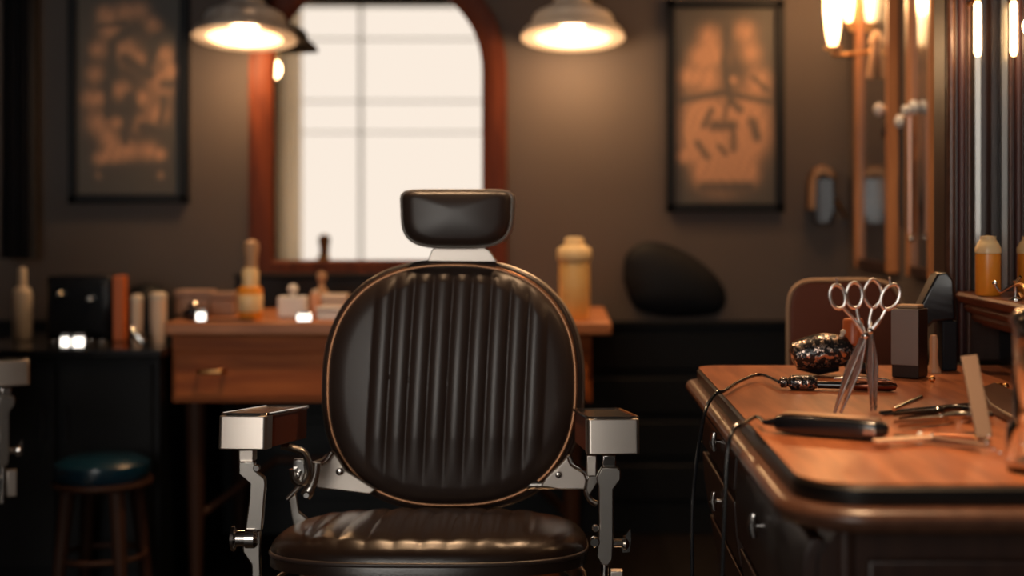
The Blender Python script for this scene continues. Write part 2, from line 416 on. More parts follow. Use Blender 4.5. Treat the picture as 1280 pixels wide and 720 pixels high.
# ------------------------------------------------------------------ pendant lamps
def pendant(px, Y, label, chrome):
    c = P(px, 48, Y); tilt = Matrix.Translation(c) @ Matrix.Rotation(radians(-8.5), 4, 'X')
    t = thing('pendant_lamp', label, 'lamp', c, 'pendant lamps over the back table')
    R = 65 * Y / F; r2 = R * .78; r3 = R * .33
    prof = [(R, 0), (R * .995, .01), (R * .95, .024), (R * .87, .036), (R * .80, .045), (R * .79, .062), (R * .74, .078), (R * .55, .096), (R * .38, .112), (R * .34, .14), (R * .3, .2)]
    pin = [(r - .004, h - .001) for r, h in prof]; pin[0] = (R - .004, .001)
    mb = MB(); mb.T = tilt; mb.lathe(prof + pin[::-1] + [prof[0]], n=48)
    sh = obj('lamp_shade', mb, M['satin'] if chrome else M['enamel'], t)
    mb = MB(); mb.T = tilt; mb.lathe([(R - .006, .002)] + [(max(r - .007, .002), h - .003) for r, h in prof[1:7]] + [(.001, .07)], n=48)
    obj('shade_lining', mb, M['enamel_in'], t)
    mb = MB(); mb.T = tilt; mb.lathe([(R - .008, .006), (R * .8, .001), (R * .4, -.004), (0, -.006)], n=48); obj('diffuser', mb, M['diffuser'], t, label='glowing frosted diffuser disc')
    mb = MB(); mb.T = tilt; mb.lathe([(.0, -.016), (.026, -.014), (.034, -.0055)], n=24); obj('bulb', mb, M['bulb'], t, label='brighter bulb boss')
    mb = MB(); mb.T = tilt; mb.lathe([(.02, .1), (.02, .2), (.028, .21), (.028, .25), (.01, .26)]); obj('socket', mb, M['brass'], t)
    top = tilt @ Vector((0, 0, .25))
    obj('cord', MB().tube([top, top + Vector((0, 0, .1)), (top.x, top.y, CEIL)], .004, n=8), M['black'], t)
    obj('ceiling_rose', MB().lathe([(.05, 0), (.05, -.015), (.01, -.03)], (top.x, top.y, CEIL)), M['black'], t)
    l = light('pendant_light', 'POINT', tilt @ Vector((0, 0, -.06)), 6, (1.0, .6, .3), shadow_soft_size=.04)
    return t
pendant(306, 4.76, 'shiny metal dome pendant lamp, the left of the two', True)
pendant(716, 4.76, 'cream enamel stepped pendant lamp, right of the mirror', False)

# ------------------------------------------------------------------ back table
YT = 4.2
xa, xb = (205 - HX) * YT / F, (765 - HX) * YT / F
t = thing('vanity_table', 'warm brown wooden vanity table below the arched mirror', 'table', ((xa + xb) / 2, 4.6, 0))
obj('tabletop', MB().box(xa, xb, YT, YB - .055, .75, .79), M['wood_table'], t, bevel=.008)
xc, xd = (213 - HX) * (YT + .03) / F, (740 - HX) * (YT + .03) / F
obj('apron', MB().box(xc, xd, YT + .05, YB - .07, .55, .7495), M['wood_drawer'], t, bevel=.003)
xm = (xc + xd) / 2
for i, (p, q) in enumerate([(xc + .012, xm - .008), (xm + .008, xd - .012)]):
    dr = obj('drawer', MB().box(p, q, YT + .03, YT + .0495, .565, .70), M['wood_drawer'], t, bevel=.004)
    hx = p + .11 if i == 0 else q - .11
    obj('handle', MB().tube(spline([(hx - .035, YT + .03, .645), (hx - .032, YT + .008, .645), (hx + .032, YT + .008, .645), (hx + .035, YT + .03, .645)]), .007), M['brass'], dr)
for x, y in ((xc + .06, YT + .09), (xd - .06, YT + .09), (xc + .06, YB - .12), (xd - .06, YB - .12)):
    obj('leg', MB().tube([(x, y, .55), (x, y, .3), (x, y, 0)], [.03, .026, .018], n=10), M['stoolwood'], t)
obj('brace', MB().tube([(xc + .06, YT + .09, .2), (xc + .25, YT + .35, .33), (xd - .25, YT + .35, .33), (xd - .06, YT + .09, .2)], .013), M['stoolwood'], t)

# black back box standing behind the bottles
bx = MB().box((296 - HX) * 4.85 / F, (520 - HX) * 4.85 / F, 4.82, 4.92, .7905, .893)
t = thing('storage_box', 'long low black box behind the bottles under the arched mirror', 'box', (-.8, 4.87, .7905))
obj('body', bx, M['blackmat'], t, bevel=.006)
obj('lid', MB().box((294 - HX) * 4.85 / F, (522 - HX) * 4.85 / F, 4.815, 4.925, .8935, .905), M['blackmat'], t, bevel=.004)

ZT = .7905
def bottle(x, y, z, r, h, neck, body_m, cap_m, name, label, cat, group=None, shoulder=.75, capr=None):
    t = thing(name, label, cat, (x, y, z), group)
    b = MB().lathe([(0, 0), (r * .9, 0), (r, r * .15), (r, h * shoulder), (r * .85, h * (shoulder + .08)), (neck, h * (shoulder + .13)), (neck, h * (shoulder + .16)), (0, h * (shoulder + .16))], (x, y, z))
    obj('bottle_body', b, body_m, t)
    cr = capr or neck * 1.35
    z1 = h * (shoulder + .11)
    obj('cap', MB().lathe([(neck * 1.02, z1), (cr, z1 + .001), (cr * .95, h * .97), (cr * .7, h), (0, h)], (x, y, z)), cap_m, t)
    return t
# right hand tall bottle: pale cap and amber body
x, y = P(718, 395, 4.3).x, 4.3
t = thing('tonic_bottle', 'tall pale yellow squeeze bottle on the right end of the back table', 'bottle', (x, y, ZT))
obj('bottle_body', MB().lathe([(0, 0), (.042, 0), (.047, .01), (.047, .13), (.046, .175), (.05, .178)], (x, y, ZT)), mat('yellow_tonic', (.98, .68, .3), .35, vary=(.95, .5, .12), nscale=6), t)
obj('cap', MB().lathe([(.05, .178), (.052, .182), (.052, .208), (.046, .216), (.03, .224), (.03, .236), (.024, .246), (0, .248)], (x, y, ZT)), M['amber_cap'], t)
# orange pot with a brush on the left
x, y = P(313, 395, 4.3).x, 4.3
t = thing('orange_bottle', 'orange jar on the back table holding a pale brush', 'jar', (x, y, ZT))
obj('jar_body', MB().lathe([(0, 0), (.034, 0), (.037, .008), (.037, .09), (.03, .1), (.026, .1), (.026, .02), (0, .02)], (x, y, ZT)), M['amber'], t)
obj('label_band', MB().lathe([(.0372, .025), (.0378, .026), (.0378, .075), (.0372, .076)], (x, y, ZT)), M['amber_cap'], t)
t = thing('shaving_brush', 'pale wooden brush standing upright in the orange jar', 'brush', (x, y, ZT + .02))
obj('handle', MB().lathe([(.012, .02), (.018, .04), (.024, .09), (.026, .14), (.02, .155)], (x, y, ZT)), M['amber_cap'], t)
obj('bristles', MB().lathe([(.019, .155), (.018, .18), (.024, .215), (.02, .232), (.006, .238), (0, .238)], (x + .003, y, ZT)), M['tan'], t)

# pale boxes and jars at the left of the table
def crate(px0, px1, py0, Y, dep, m, name, label, cat, rot=0, z=ZT, base=None, lid=None, group=None):
    x0, x1 = (px0 - HX) * Y / F, (px1 - HX) * Y / F; zt = ZC - (py0 - HY) * Y / F
    t = thing(name, label, cat, ((x0 + x1) / 2, Y + dep / 2, z), group)
    hh = zt - z
    obj('body', MB().box(x0, x1, Y, Y + dep, z, z + hh * .72), m, t, bevel=.005)
    obj('lid', MB().box(x0 - .003, x1 + .003, Y - .003, Y + dep + .003, z + hh * .72 + .0004, zt), lid or m, t, bevel=.004)
    return t
pinkish = mat('pale_pink_card', (.42, .27, .2), .6, vary=(.3, .19, .14), nscale=20)
crate(219, 262, 363, 4.5, .08, pinkish, 'towel_box', 'dusty pink box at the left end of the back table', 'box')
crate(262, 292, 366, 4.45, .08, mat('tan_card', (.33, .2, .14), .6), 'cream_box', 'small tan box beside the orange jar on the back table', 'box')
x, y = P(240, 390, 4.3).x, 4.32
t = thing('metal_tin', 'small round black tin with a chrome lid in front of the pink box', 'tin', (x, y, ZT))
obj('body', MB().lathe([(0, 0), (.032, 0), (.034, .004), (.034, .03), (0, .03)], (x, y, ZT)), M['black'], t)
obj('lid', MB().lathe([(.02, .0305), (.022, .04), (.012, .05), (0, .053)], (x, y, ZT)), M['chrome'], t)
x0 = P(262, 398, 4.24).x
single('comb', MB().box(x0 - .06, x0 + .13, 4.235, 4.262, ZT, ZT + .006), M['black'], 'flat black comb lying at the front of the back table', 'comb', bevel=.002)
# perfume flask
Y = 4.35; x0, x1 = P(346, 0, Y).x, P(383, 0, Y).x
t = thing('perfume_flask', 'square milky white flask with a round glass stopper', 'bottle', ((x0 + x1) / 2, Y + .02, ZT))
obj('flask_body', MB().box(x0, x1, Y, Y + .045, ZT, ZT + .067), M['white'], t, bevel=.008)
xm = (x0 + x1) / 2
obj('stopper', MB().lathe([(.009, .0675), (.009, .076)], (xm, Y + .022, ZT)).ball((xm, Y + .022, ZT + .088), .016), M['white'], t)
bottle(P(394, 0, 4.4).x, 4.4, ZT, .017, .085, .008, mat('peach_plastic', (.7, .35, .2), .4), M['cream'], 'lotion_bottle', 'small peach bottle between the white flask and the cream box', 'bottle')
x, y = P(402, 0, 4.55).x, 4.55
single('knob_stopper_bottle', MB().lathe([(0, 0), (.022, 0), (.022, .07), (.01, .085), (.008, .1), (.014, .108), (.017, .12), (.012, .132), (0, .135)], (x, y, ZT)), M['tan'], 'brown bottle with a ball stopper beside the white flask', 'bottle')
crate(402, 432, 368, 4.4, .07, M['cream'], 'card_box', 'cream box partly hidden behind the barber chair backrest', 'box')
crate(395, 425, 384, 4.27, .06, M['white'], 'white_box', 'low white box at the front of the back table by the chair', 'box')

# ------------------------------------------------------------------ black cabinet on the left with its things
ZK = .715; YK = 4.15
xk0, xk1 = (-60 - HX) * YK / F, (201 - HX) * YK / F
t = thing('black_cabinet', 'low black cabinet left of the vanity table', 'cabinet', ((xk0 + xk1) / 2, 4.5, 0))
obj('body', MB().box(xk0 + .01, xk1 - .01, YK + .03, YB - .055, 0, ZK - .026), M['panel_dark'], t, bevel=.004)
obj('worktop', MB().box(xk0, xk1, YK, YB - .055, ZK - .025, ZK - .0005), M['black'], t, bevel=.004)
for i in range(2):
    a0 = xk0 + .02 + i * (xk1 - xk0 - .04) / 2; a1 = a0 + (xk1 - xk0 - .04) / 2 - .01
    d = obj('door', MB().box(a0, a1, YK + .012, YK + .0295, .08, ZK - .04), M['panel_dark'], t, bevel=.003)
    obj('handle', MB().tube([((a1 - .03 if i == 0 else a0 + .03), YK + .003, .45), ((a1 - .03 if i == 0 else a0 + .03), YK + .003, .55)], .006), M['black'], d)
# towel steriliser: black glossy box
Y = 4.45; x0, x1 = P(57, 0, Y).x, P(138, 0, Y).x; zt = ZC - (345 - HY) * Y / F
t = thing('sterilizer_cabinet', 'glossy black box-shaped appliance on the black cabinet', 'appliance', ((x0 + x1) / 2, Y + .1, ZK))
obj('body', MB().box(x0, x1, Y, Y + .17, ZK, zt), M['black'], t, bevel=.012)
obj('front_door', MB().box(x0 + .012, x1 - .012, Y - .014, Y - .0005, ZK + .02, zt - .02), M['black'], t, bevel=.006)
for px, py in ((75, 368), (112, 374)):
    c = P(px, py, Y - .02); obj('knob', MB().lathe([(.011, 0), (.011, .012), (.008, .016), (0, .017)], c + Vector((0, .006, 0)), (0, -1, 0)), M['chrome'], t)
# orange book-like board
Y = 4.42; c = P(147, 0, Y)
single('orange_folder', MB().box(P(141, 0, Y).x, P(154, 0, Y).x, Y, Y + .05, ZK, ZC - (345 - HY) * Y / F), mat('orange_card', (.55, .13, .03), .5), 'upright orange board right of the glossy black appliance', 'board', bevel=.003)
# pale canisters
for px, r, top, lb in ((171, .018, 368, 'narrow pale canister on the black cabinet beside the orange board'), (198, .025, 365, 'wider pale canister on the black cabinet nearest the vanity table')):
    Y = 4.35; c = P(px, 0, Y); h = ZC - (top - HY) * Y / F - ZK
    t = thing('canister', lb, 'canister', (c.x, Y, ZK), 'pale canisters on the black cabinet')
    obj('body', MB().lathe([(0, 0), (r * .75, 0), (r * .8, .01), (r, h * .5), (r, h * .85), (0, h * .85)], (c.x, Y, ZK)), mat('pale_canister', (.8, .58, .42), .4), t)
    obj('lid', MB().lathe([(r * 1.03, h * .851), (r * 1.03, h * .95), (r * .7, h), (0, h)], (c.x, Y, ZK)), M['cream'], t)
# round dark hat-block behind canisters
c = P(187, 0, 4.78)
t = thing('bowler_hat', 'black rounded hat shape behind the two pale canisters', 'hat', (c.x, 4.75, ZK))
obj('crown', MB().lathe([(.09, .008), (.088, .06), (.08, .11), (.05, .15), (.02, .163), (0, .165)], (c.x, 4.75, ZK)), M['blackmat'], t)
obj('brim', MB().lathe([(0, 0), (.105, 0), (.11, .005), (.105, .009), (.09, .0085)], (c.x, 4.75, ZK)), M['blackmat'], t)
# cloudy bottle far left
c = P(28, 0, 4.5)
bottle(c.x, 4.5, ZK, .03, .225, .01, M['cream'], M['cream'], 'spray_bottle', 'pale bottle with a narrow neck at the far left of the black cabinet', 'bottle', shoulder=.62)
# chrome bits at the counter's front edge
for px, py, r, lb, grp in ((68, 440, .014, 'small dull metal cup left of the two bright chrome tins', 0), (112, 444, .014, 'small metal cup right of the two bright chrome tins', 0), (127, 440, .013, 'small dim metal cup furthest right along the front of the black cabinet', 0)):
    Y = 4.22; c = P(px, py, Y)
    t = thing('metal_cup', lb, 'cup', (c.x, Y, ZK), 'metal cups along the black cabinet edge')
    obj('bowl', MB().lathe([(0, 0), (r * .7, 0), (r, r * .9), (r * 1.05, r * 1.5), (r * .95, r * 1.5), (r * .85, r * .9), (0, r * .3)], (c.x, Y, ZK)), M['chrome'] if grp else M['cast'], t)
def tin(px, Y, z, w_, h, yaw, label, group=None):  # added tins, sloped front faces aimed to mirror the window as glints
    c = Vector(((px - HX) * Y / F, Y, z)); T = Matrix.Translation(c) @ Matrix.Rotation(yaw, 4, 'Z')
    t = thing('glint_tin', label, 'tin', c, group)
    mb = MB(); mb.T = T; mb.prism([Vector((-w_ / 2, 0, 0)), Vector((-w_ / 2, .03, 0)), Vector((-w_ / 2, .03, h * .8)), Vector((-w_ / 2, h * .8 * .12, h * .8))], (w_, 0, 0)); obj('body', mb, M['chrome'], t, bevel=.003)
    mb = MB(); mb.T = T; mb.box(-w_ / 2 + .002, w_ / 2 - .002, .006, .029, h * .8 + .0003, h); obj('lid', mb, M['chrome'], t, bevel=.0015)
tin(81, 4.2, ZK, .03, .042, radians(9), 'small chrome tin added as a glint at the front of the black cabinet, left of its twin', 'chrome tins on the black cabinet')
tin(98, 4.2, ZK, .036, .042, radians(9), 'small chrome tin added as a glint at the front of the black cabinet, right of its twin', 'chrome tins on the black cabinet')
tin(251, 4.22, ZT, .032, .036, radians(6), 'small chrome tin added as a glint at the front left of the back table')
tin(380, 4.215, ZT, .045, .03, radians(4.5), 'wide chrome tin added as a glint at the front of the back table beside the white flask')
c = P(171, 430, 4.23)
t = thing('hair_clipper', 'small chrome clipper leaning at the front of the black cabinet', 'clipper', (c.x, 4.23, ZK))
obj('body', MB().tube([(c.x + .02, 4.23, ZK + .012), (c.x + .005, 4.23, ZK + .03), (c.x - .018, 4.23, ZK + .05)], [.012, .015, .009]), M['chrome'], t)

# ------------------------------------------------------------------ stool
Y = 4.0; cx = P(128, 0, Y).x; zs_ = ZC - (598 - HY) * Y / F
t = thing('stool', 'low wooden stool with a teal padded seat on the left', 'stool', (cx, Y, 0))
R = .135
obj('seat_pad', MB().lathe([(0, zs_ + .001), (R * .9, zs_ + .001), (R * .98, zs_ + .02), (R * .95, zs_ + .045), (R * .7, zs_ + .062), (0, zs_ + .068)], (cx, Y, 0)), M['teal'], t)
obj('seat_rim', MB().lathe([(0, zs_ - .018), (R * .98, zs_ - .018), (R * 1.02, zs_ - .01), (R * 1.0, zs_), (0, zs_)], (cx, Y, 0)), M['stoolwood'], t)
for a_ in (-50, 40, 130, 220):
    a_ = radians(a_); p = Vector((cx + R * .72 * cos(a_), Y + R * .72 * sin(a_), zs_ - .018)); q = Vector((cx + R * 1.0 * cos(a_), Y + R * 1.0 * sin(a_), 0))
    obj('leg', MB().tube([p, q], [.022, .015], n=12), M['stoolwood'], t)
obj('foot_ring', MB().tube([(cx + R * .86 * cos(a), Y + R * .86 * sin(a), .16) for a in [2 * pi * k / 32 for k in range(32)]], .008, closed=True, n=8), M['stoolwood'], t)

# plain black rounded lump resting on the wainscot ledge
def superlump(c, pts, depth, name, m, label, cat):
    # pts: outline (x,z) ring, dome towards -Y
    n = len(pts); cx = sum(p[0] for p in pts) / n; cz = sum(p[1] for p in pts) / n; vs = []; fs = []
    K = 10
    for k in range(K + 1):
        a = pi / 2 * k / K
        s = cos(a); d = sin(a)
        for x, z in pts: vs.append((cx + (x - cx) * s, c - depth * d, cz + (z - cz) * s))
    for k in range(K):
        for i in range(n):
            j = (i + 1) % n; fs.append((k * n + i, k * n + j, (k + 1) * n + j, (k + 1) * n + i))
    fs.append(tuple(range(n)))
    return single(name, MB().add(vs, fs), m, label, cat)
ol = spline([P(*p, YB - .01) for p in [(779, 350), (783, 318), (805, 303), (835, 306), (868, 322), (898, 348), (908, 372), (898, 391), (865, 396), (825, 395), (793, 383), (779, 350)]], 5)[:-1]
superlump(YB - .004, [(p.x, max(p.z, .7405)) for p in ol], .045, 'wall_lump', M['blackmat'], 'black rounded lump on the ledge below the right print', 'cushion')

# ------------------------------------------------------------------ barber chair
CB = Vector((-.21, 2.52, 0))
chair = thing('barber_chair', 'brown leather barber chair with round channelled back and steel arms, centre', 'barber chair', CB)
def supe(th, n):
    c, s = cos(th), sin(th); return (abs(c) ** n + abs(s) ** n) ** (-1 / n)
def pad(hw, hh, n, dome, chan, T, rings=90, segs=360, back=.03, edge=.022):
    """pad in local x (right), y (up), z (towards the sitter)"""
    vs = []; fs = []
    for i in range(rings + 1):
        r = i / rings
        for k in range(segs):
            th = 2 * pi * k / segs; R = supe(th, n)
            x = hw * R * cos(th) * r; y = hh * R * sin(th) * r
            e = min(1, (1 - r) / .16); ed = sqrt(max(0, 1 - (1 - e) ** 2))
            z = edge * ed + dome * (1 - r ** 2) + chan(x, y, r)
            vs.append((x, y, z))
    for i in range(rings):
        for k in range(segs):
            a = i * segs + k; b = i * segs + (k + 1) % segs; fs.append((a, b, b + segs, a + segs))
    last = rings * segs; nb = len(vs)
    for k in range(segs):
        v = vs[last + k]; vs.append((v[0], v[1], -back))
    for k in range(segs):
        fs.append((last + k, last + (k + 1) % segs, nb + (k + 1) % segs, nb + k))
    fs.append(tuple(nb + k for k in range(segs)))
    mb = MB(); mb.T = T; return mb.add(vs, fs)
def sring(hw, hh, n, z, T, r, segs=120, c=(0, 0)):
    pts = [T @ Vector((c[0] + hw * supe(t_, n) * cos(t_), c[1] + hh * supe(t_, n) * sin(t_), z)) for t_ in [2 * pi * k / segs for k in range(segs)]]
    return MB().tube(pts, r, closed=True, n=12)
BC = P(564.5, 480, 2.72)
lean = radians(7)
# local x->world x, local y->up (leaning back), local z-> towards -Y
TB = Matrix.Translation(BC) @ Matrix.Rotation(radians(90) - lean, 4, 'X')
pw = 24 / 1800 * 2.72
def chan_back(x, y, r):
    xs = x - .0 + (y) * -.045
    x0, x1 = -.150, -.150 + 9 * pw
    if xs < x0 or xs > x1: base = 0; return 0
    u = (xs - x0) / pw; fr = u - math.floor(u)
    prof = 1 - abs(2 * fr - 1) ** 2.2
    lim = .20 - .0 * x
    fade = max(0, min(1, (1 - r) / .14)) * max(0, min(1, (y + .20) / .10))
    edge = 1
    return .0078 * prof * fade * edge
back = obj('backrest', pad(.232, .224, 2.45, .022, chan_back, TB), M['leather'], chair, angle=80, label='round dark brown leather backrest with vertical channels')
obj('piping', sring(.234, .2255, 2.45, -.002, TB, .0042), M['piping'], back, label='thin copper-coloured piping')
obj('back_shell', pad(.243, .233, 2.45, .0, lambda x, y, r: 0, TB @ Matrix.Translation((0, .0, -.050)), rings=20, segs=160, edge=.012, back=.01), M['black'], chair)
obj('steel_band', sring(.2475, .2365, 2.45, -.048, TB, .0055), M['steel'], chair)
obj('side_skirt', sring(.236, .2275, 2.45, -.022, TB, .012), M['leather'], chair)
# headrest
HC = P(571, 274, 2.74)
TH = Matrix.Translation(HC) @ Matrix.Rotation(radians(90) - radians(5), 4, 'X')
def hr_outline(hw, hh, n=64):
    # D shape: flat top, rounded bottom corners (superellipse lower half)
    pts = []
    for k in range(n):
        t_ = 2 * pi * k / n; c_, s_ = cos(t_), sin(t_)
        if s_ >= 0: e = 9.0
        else: e = 3.5
        R_ = (abs(c_) ** e + abs(s_) ** e) ** (-1 / e)
        x = hw * R_ * c_; y = hh * R_ * s_
        if y > 0: y *= .66
        x *= 1 + .03 * (y / hh)
        pts.append((x, y))
    return pts
def dpad(hw, hh, T, edge, dome, back, rings=24):
    o_ = hr_outline(hw, hh); n = len(o_); vs = []; fs = []
    for i in range(rings + 1):
        r = i / rings; e = min(1, (1 - r) / .22); ed = sqrt(max(0, 1 - (1 - e) ** 2))
        for x, y in o_: vs.append((x * r, y * r, edge * ed + dome * (1 - r * r)))
    for i in range(rings):
        for k in range(n):
            a = i * n + k; b = i * n + (k + 1) % n; fs.append((a, b, b + n, a + n))
    L = rings * n; nb = len(vs)
    for x, y in o_: vs.append((x, y, -back))
    for k in range(n): fs.append((L + k, L + (k + 1) % n, nb + (k + 1) % n, nb + k))
    fs.append(tuple(nb + k for k in range(n)))
    mb = MB(); mb.T = T; return mb.add(vs, fs)
TH = TH @ Matrix.Translation((0, .012, 0))
hr = obj('headrest', dpad(.1035, .064, TH, .02, .012, .03), M['leather'], chair, angle=80)
oh = hr_outline(.105, .0655)
obj('piping', MB().tube([TH @ Vector((x, y, -.004)) for x, y in oh], .0028, closed=True, n=8), M['steel'], hr, label='steel edging')
obj('headrest_shell', dpad(.106, .066, TH @ Matrix.Translation((.003, .002, -.032)), .004, 0, .012), M['steel'], chair)
# headrest bracket
br = MB().prism([P(px, py, 2.755) for px, py in [(534, 327), (540, 312), (552, 306), (600, 306), (612, 313), (622, 328)]], (0, .012, 0))
obj('headrest_bracket', br, M['steel'], chair, bevel=.002)
obj('headrest_post', MB().tube([P(565, 300, 2.80), P(565, 380, 2.80)], .011).tube([P(592, 300, 2.80), P(592, 380, 2.80)], .011), M['steel'], chair)

# seat
SC = Vector((P(540, 0, 2.47).x, 2.475, .536))
TS = Matrix.Translation(SC) @ Matrix.Rotation(radians(-5), 4, 'X')
pws = .044
def chan_seat(x, y, r):
    # local y is depth (+ back)
    u = (x + .22) / pws; 
    if x < -.22 + pws * .5 or x > -.22 + pws * 9: return 0
    fr = u - math.floor(u)
    fade = max(0, min(1, (1 - r) / .25))
    return .0042 * abs(sin(pi * fr)) ** .7 * fade
seat = obj('seat', pad(.267, .235, 2.9, .018, chan_seat, TS, edge=.03, back=.02), M['seat_leather'], chair, angle=80, label='glossy brown leather seat cushion with channels')
obj('piping', sring(.265, .2375, 2.9, -.0, TS, .004), M['leather'], seat)
obj('seat_base', pad(.258, .23, 2.9, 0, lambda x, y, r: 0, TS @ Matrix.Translation((0, 0, -.075)), rings=10, segs=120, edge=.02, back=.02), M['black'], chair)
obj('seat_piping', sring(.262, .235, 2.9, -.055, TS, .004), M['steel'], chair)
# pedestal and foot
obj('pedestal', MB().lathe([(0, .455), (.1, .455), (.1, .43), (.055, .4), (.05, .2), (.07, .12), (.09, .06), (.09, .045)], CB + Vector((0, 0, 0))), M['chrome'], chair)
obj('base_plate', MB().lathe([(0, 0), (.3, 0), (.31, .01), (.29, .03), (.1, .045), (0, .045)], CB, n=48), M['cast'], chair)
fr_ = MB().tube(spline([(CB.x - .12, 2.3, .42), (CB.x - .13, 2.12, .33), (CB.x - .14, 1.98, .17), (CB.x - .14, 1.93, .15)]), .013)
fr_.tube(spline([(CB.x + .12, 2.3, .42), (CB.x + .13, 2.12, .33), (CB.x + .14, 1.98, .17), (CB.x + .14, 1.93, .15)]), .013)
fr_.box(CB.x - .17, CB.x + .17, 1.86, 1.98, .14, .155)
obj('footrest', fr_, M['cast'], chair)

# arms
def arm(pxl, pxr, pyt, pyb, Yf, L, toe, drop):
    a = P(pxl, pyt, Yf); b = P(pxr, pyb, Yf); w_ = b.x - a.x; h = a.z - b.z
    cx = (a.x + b.x) / 2; cz = (a.z + b.z) / 2
    T = Matrix.Translation((cx, Yf, cz)) @ Matrix.Rotation(toe, 4, 'Z') @ Matrix.Rotation(drop, 4, 'X')
    def rr(hw, hz, r, y, n=5):
        pts = []
        for (sx, sz, a0) in ((1, 1, 0), (-1, 1, 90), (-1, -1, 180), (1, -1, 270)):
            for k in range(n + 1):
                t_ = radians(a0 + 90 * k / n); pts.append(Vector((sx * (hw - r) + r * cos(t_), y, sz * (hz - r) + r * sin(t_))))
        return pts
    def plan(hw, y0, y1, r, z, n=8):
        pts = []
        for (sx, yy, a0) in ((1, y1 - r, 0), (-1, y1 - r, 90), (-1, y0 + r, 180), (1, y0 + r, 270)):
            for k in range(n + 1):
                t_ = radians(a0 + 90 * k / n); pts.append(Vector((sx * (hw - r) + r * cos(t_), yy + r * sin(t_), z)))
        return pts
    mb = MB(); mb.T = T; mb.prism(plan(w_ / 2 - .002, .047, L, .02, -h / 2 + .001), (0, 0, h - .006))
    ap = obj('armrest', mb, M['leather_red'], chair, bevel=.002, label='armrest with reddish brown sides')
    mb = MB(); mb.T = T; mb.prism(plan(w_ / 2, 0, .045, .007, -h / 2), (0, 0, h - .004))
    obj('arm_cap', mb, M['steel'], chair, bevel=.002, label='brushed steel end cap')
    mb = MB(); mb.T = T; mb.tube(plan(w_ / 2 - .001, .002, L + .002, .02, h / 2 - .002), .0026, n=8, closed=True)
    obj('arm_rim', mb, M['chrome'], ap, label='polished steel rim')
    mb = MB(); mb.T = T; mb.prism(plan(w_ / 2 - .006, .006, L - .006, .016, h / 2 - .0045), (0, 0, .003))
    obj('arm_pad', mb, M['black'], chair)
    return T
arm(272, 333, 517, 562, 2.38, .30, radians(-4), radians(-5))
arm(734, 800, 521, 568, 2.38, .30, radians(4), radians(-5))
def plate(name, pts, Y, th, m=None, bev=.0025, parent=None):
    return obj(name, MB().prism([P(px, py, Y) for px, py in pts], (0, th, 0)), m or M['cast'], parent or chair, bevel=bev)
def bolt(px, py, Y, r, L, name='bolt', axis=(0, -1, 0)):
    ax = Vector(axis); c = P(px, py, Y)
    return obj(name, MB().lathe([(r * .8, 0), (r * .8, L * .3), (r, L * .35), (r, L * .85), (r * .75, L), (0, L)], c, ax, n=20), M['chrome'], chair)
# left side linkage
plate('arm_post', [(298, 562), (317, 562), (317, 578), (298, 578)], 2.42, .03, M['steel'])
plate('arm_bracket', [(298, 577), (318, 577), (319, 588), (331, 598), (332, 606), (327, 664), (306, 664), (311, 625), (312, 605), (298, 593)], 2.41, .014)
plate('lower_bracket', [(303, 664), (325, 664), (325, 690), (326, 760), (315, 760), (314, 706), (303, 690)], 2.413, .012)
def knuckle(px0, px1, py, Y, r, name='pivot_bolt'):
    a = P(px0, py, Y); b = P(px1, py, Y); L = (b - a).length
    s_ = 1 if px1 > px0 else -1
    o = obj(name, MB().lathe([(r * .6, 0), (r * 1.25, .003), (r * 1.3, .008), (r * .8, .011), (r * .8, L * .55), (r, L * .57), (r * 1.0, L * .9), (r * .7, L)], a, (s_, 0, 0), n=24), M['chrome'], chair)
    return o
knuckle(288, 322, 673, 2.41, .0165)
bolt(322, 584, 2.415, .006, .012)
# curved hook under the arm rear
hk = [P(px, py, 2.55) for px, py in [(352, 557), (366, 560), (380, 566), (385, 578), (386, 592), (381, 602), (374, 604), (368, 598), (366, 586)]]
obj('hook_link', MB().tube(spline(hk, 6), .0065, n=10, flat=((0, 1, 0), 1.6)), M['cast'], chair)
plate('hook_plate', [(366, 574), (380, 574), (382, 590), (377, 602), (369, 600), (365, 588)], 2.555, .010, M['chrome'])
bolt(373, 593, 2.553, .006, .008)
cr = [P(px, py, 2.57) for px, py in [(396, 578), (393, 596), (388, 610), (382, 620)]]
obj('crescent_link', MB().tube(spline(cr, 6), [.0085] * 6 + [.009] * 7 + [.011] * 6, n=10, flat=((0, 1, 0), .8)), M['cast'], chair)
bolt(384, 618, 2.56, .006, .01)
obj('upper_link', MB().tube([P(375, 607, 2.56), P(359, 624, 2.56)], .0045, n=10), M['chrome'], chair)
plate('lower_link', [(360, 622), (370, 618), (374, 640), (384, 648), (383, 664), (368, 666), (364, 645)], 2.56, .010)
# back bracket, left
plate('back_bracket', [(386, 580), (401, 574), (413, 564), (418, 566), (432, 588), (470, 612), (462, 618), (396, 610), (393, 596)], 2.66, .012, M['steel'])
bolt(425, 589, 2.658, .007, .008)
obj('bracket_lip', MB().tube(spline([P(px, py, 2.65) for px, py in [(388, 584), (398, 581), (407, 576), (415, 565)]]), [.0055] * 25, n=10), M['chrome'], chair)
obj('cross_bar', MB().tube([P(400, 606, 2.70), P(735, 606, 2.70)], .009), M['cast'], chair)
